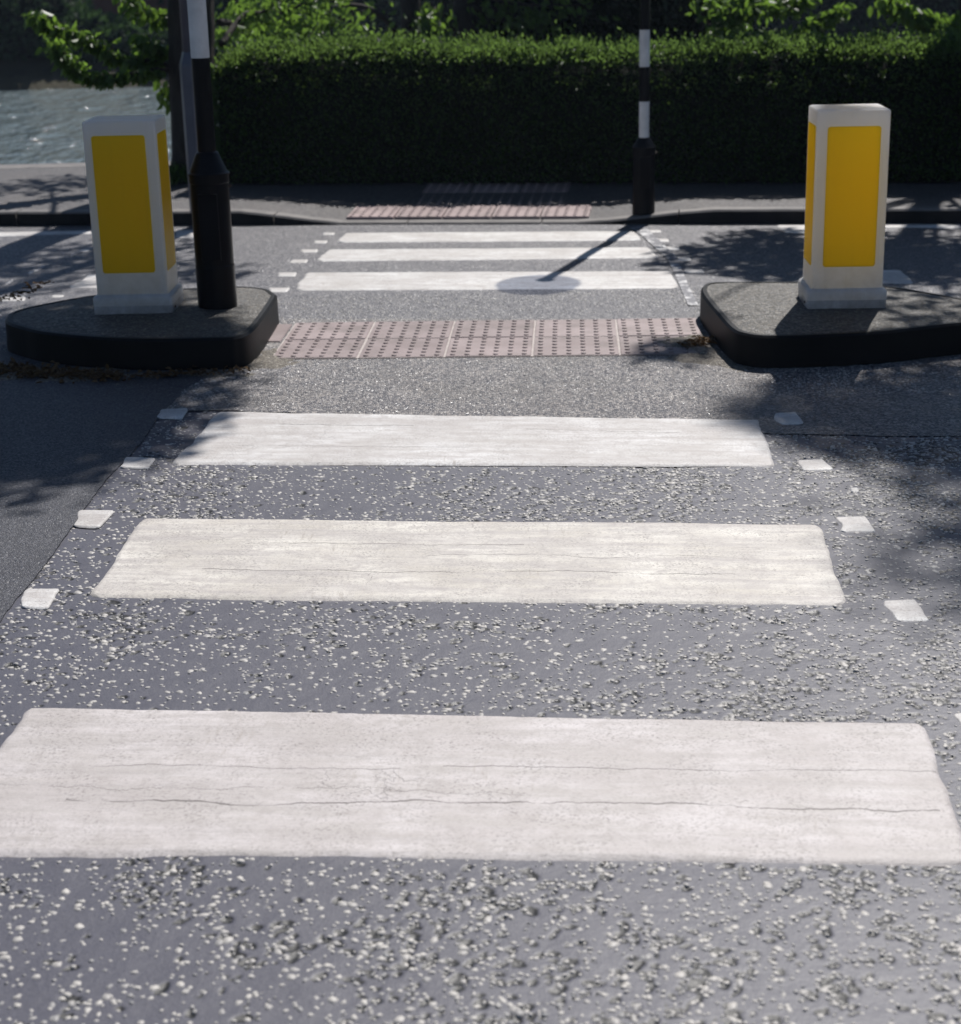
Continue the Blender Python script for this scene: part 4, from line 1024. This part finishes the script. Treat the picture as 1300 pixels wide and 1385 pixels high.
for i, (px, w, h) in enumerate([(-40, 2.0, 1.5), (40, 1.3, 1.9), (115, 1.1, 1.1), (180, 1.3, .95), (245, 1.1, .95)]):
    p = at_depth(px, 70, FB+1.6)
    bush('river_bush', p.x, FB+1.6+random.uniform(-.2, .5), -.65, w, .8, h, 3200, M['leaf_far'], (bl+['bush on the opposite bank behind the lamp column'])[i], group=GRF, ln=(.09, .18))
for i, (px, w, h) in enumerate([(420, 2.4, 2.2), (590, 1.8, 2.0), (1010, 1.7, 1.9), (1110, 1.6, 2.2), (1230, 1.8, 1.9), (1350, 2, 2)]):
    p = at_depth(px, 70, FB+3.5)
    bush('river_bush', p.x, FB+3.2, -.6, w, .9, h, 3200, M['leaf_far'], ['distant bush glimpsed through the leaves left of the slim trunk', 'distant bush glimpsed between the slim and the forked trunk', 'hazy distant bush above the hedge right of the young tree', 'hazy distant bush in the middle of the open gap above the hedge', 'hazy distant bush behind the leafy spray at the right', 'hazy distant bush at the right edge beyond the trunk'][i], group=GRF, ln=(.1, .2))
GRT = 'tall trees on the far river bank'
for i, px in enumerate([-150, -20, 90, 330, 470, 620, 760, 900, 1040, 1160, 1290, 1430]):
    p = at_depth(px, 50, 45+random.uniform(-2, 3)); hh = random.uniform(7, 10)
    cl_ = [((p.x+random.uniform(-1.6, 1.6), p.y+random.uniform(-1.2, 1.2), z_), random.uniform(1.1, 1.7), 300) for z_ in (1.2, 2.2, 3.4, 4.5, 5.6, 6.8) for _ in (0, 1)]
    nm = ['beyond the left edge of the picture', 'at the far left', 'left of the red brown building', 'behind the left end of the hedge', 'left of the slim trunk', 'between the two near trunks', 'behind the evergreen, left side', 'behind the evergreen, right side', 'above the hedge where the young tree sprays out', 'in the middle of the hazy gap', 'behind the right hand spray', 'beyond the right edge'][i]
    tree('bank_tree', (p.x, p.y, -.3), [(p.x, p.y, -.3), (p.x+.1, p.y, 1.5), (p.x, p.y, hh*.6), (p.x, p.y, hh)], [.25, .2, .15, .05], [], cl_, M['leaf_far'], 'tall dark tree across the river '+nm, group=GRT, cl=(.25, .42))

# ------------------------------------------------------------------ dirt, litter
def mound(name, pts, h, mat, label, z=.004, seed=0, res=.03):
    P = np.array([G(*p) for p in pts]); x0, y0 = P.min(0)-.1; x1, y1 = P.max(0)+.1
    nx_, ny_ = int((x1-x0)/res)+2, int((y1-y0)/res)+2
    X, Y = np.meshgrid(np.linspace(x0, x1, nx_), np.linspace(y0, y1, ny_))
    dmin = np.full(X.shape, 9.)
    for i in range(len(P)):
        a, b = P[i], P[(i+1) % len(P)]; ab = b-a; t = np.clip(((X-a[0])*ab[0]+(Y-a[1])*ab[1])/(ab@ab), 0, 1)
        dmin = np.minimum(dmin, np.hypot(X-a[0]-ab[0]*t, Y-a[1]-ab[1]*t))
    sd = np.where(inside([tuple(p) for p in P], X, Y), dmin, -dmin)
    Z = z+h*np.clip((sd+(fbm(X, Y, 9, 4, seed)-.5)*.30)/.12, -1, 1)
    return tag(obj_np(name, np.stack([X.ravel(), Y.ravel(), Z.ravel()], 1), grid_faces(nx_, ny_), mat, smooth=True), label, 'silt', kind='stuff')
mound('silt', [(345, 500), (400, 496), (378, 478), (356, 476)], .012, M['silt'], 'sandy silt over the left corner of the pink slabs', .006, 2, .012)
mound('silt', [(905, 462), (945, 452), (975, 475), (985, 498), (940, 488)], .014, M['silt'], 'sandy silt at the foot of the right island over the slabs', .010, 5, .012)
mound('silt', [(0, 492), (150, 502), (300, 503), (330, 498), (330, 504), (290, 510), (150, 516), (0, 512)], .010, M['silt'], 'strip of grit under the left island kerb', .006, 7, .02)
def litter(n, a, b, w, label, ln=(.015, .04), z=.012):
    A_, B_ = np.array(G(*a)), np.array(G(*b)); t = rng.random(n)**1.2; P = A_+(B_-A_)*t[:, None]+rng.normal(0, w, (n, 2))
    P3 = np.concatenate([P, np.full((n, 1), z)+rng.random((n, 1))*.012], 1); D = rng.normal(size=(n, 3))*np.array([1, 1, .18])
    return tag(leaf_cloud('leaf_litter', P3, D, rng.uniform(*ln, n), M['litter'], None, .5, updir=3), label, 'leaf litter', kind='stuff')
litter(800, (-20, 502), (165, 514), .05, 'brown leaf litter in the gutter in front of the left island')
litter(160, (930, 470), (968, 462), .03, 'dead leaves caught at the left tip of the right island')
litter(130, (200, 512), (330, 505), .03, 'a few dead leaves along the kerb of the left island')
litter(70, (10, 450), (60, 425), .03, 'small twigs and leaves on the left end of the left island', z=IH+.012)

hm = bpy.data.materials.new('haze_air'); hm.use_nodes = True; hn = hm.node_tree; hn.nodes.clear()
ho = hn.nodes.new('ShaderNodeOutputMaterial'); hv = hn.nodes.new('ShaderNodeVolumePrincipled')
hv.inputs['Color'].default_value = (.62, .76, 1, 1); hv.inputs['Density'].default_value = HAZE; hv.inputs['Anisotropy'].default_value = .3
hn.links.new(hv.outputs[0], ho.inputs['Volume'])
if HAZE > 0:
    hb = obj('haze', [(x, y, z) for z in (-4, 32) for x, y in ((-410, -310), (410, -310), (410, 650), (-410, 650))],
             [(3, 2, 1, 0), (4, 5, 6, 7), (0, 1, 5, 4), (1, 2, 6, 5), (2, 3, 7, 6), (3, 0, 4, 7)], hm)
    tag(hb, kind='stuff'); hb['label'] = 'thin bluish haze over the river'; hb['category'] = 'haze'
S.render.engine = 'CYCLES'
S.cycles.max_bounces = 8; S.cycles.transparent_max_bounces = 6
S.cycles.sample_clamp_indirect = 4
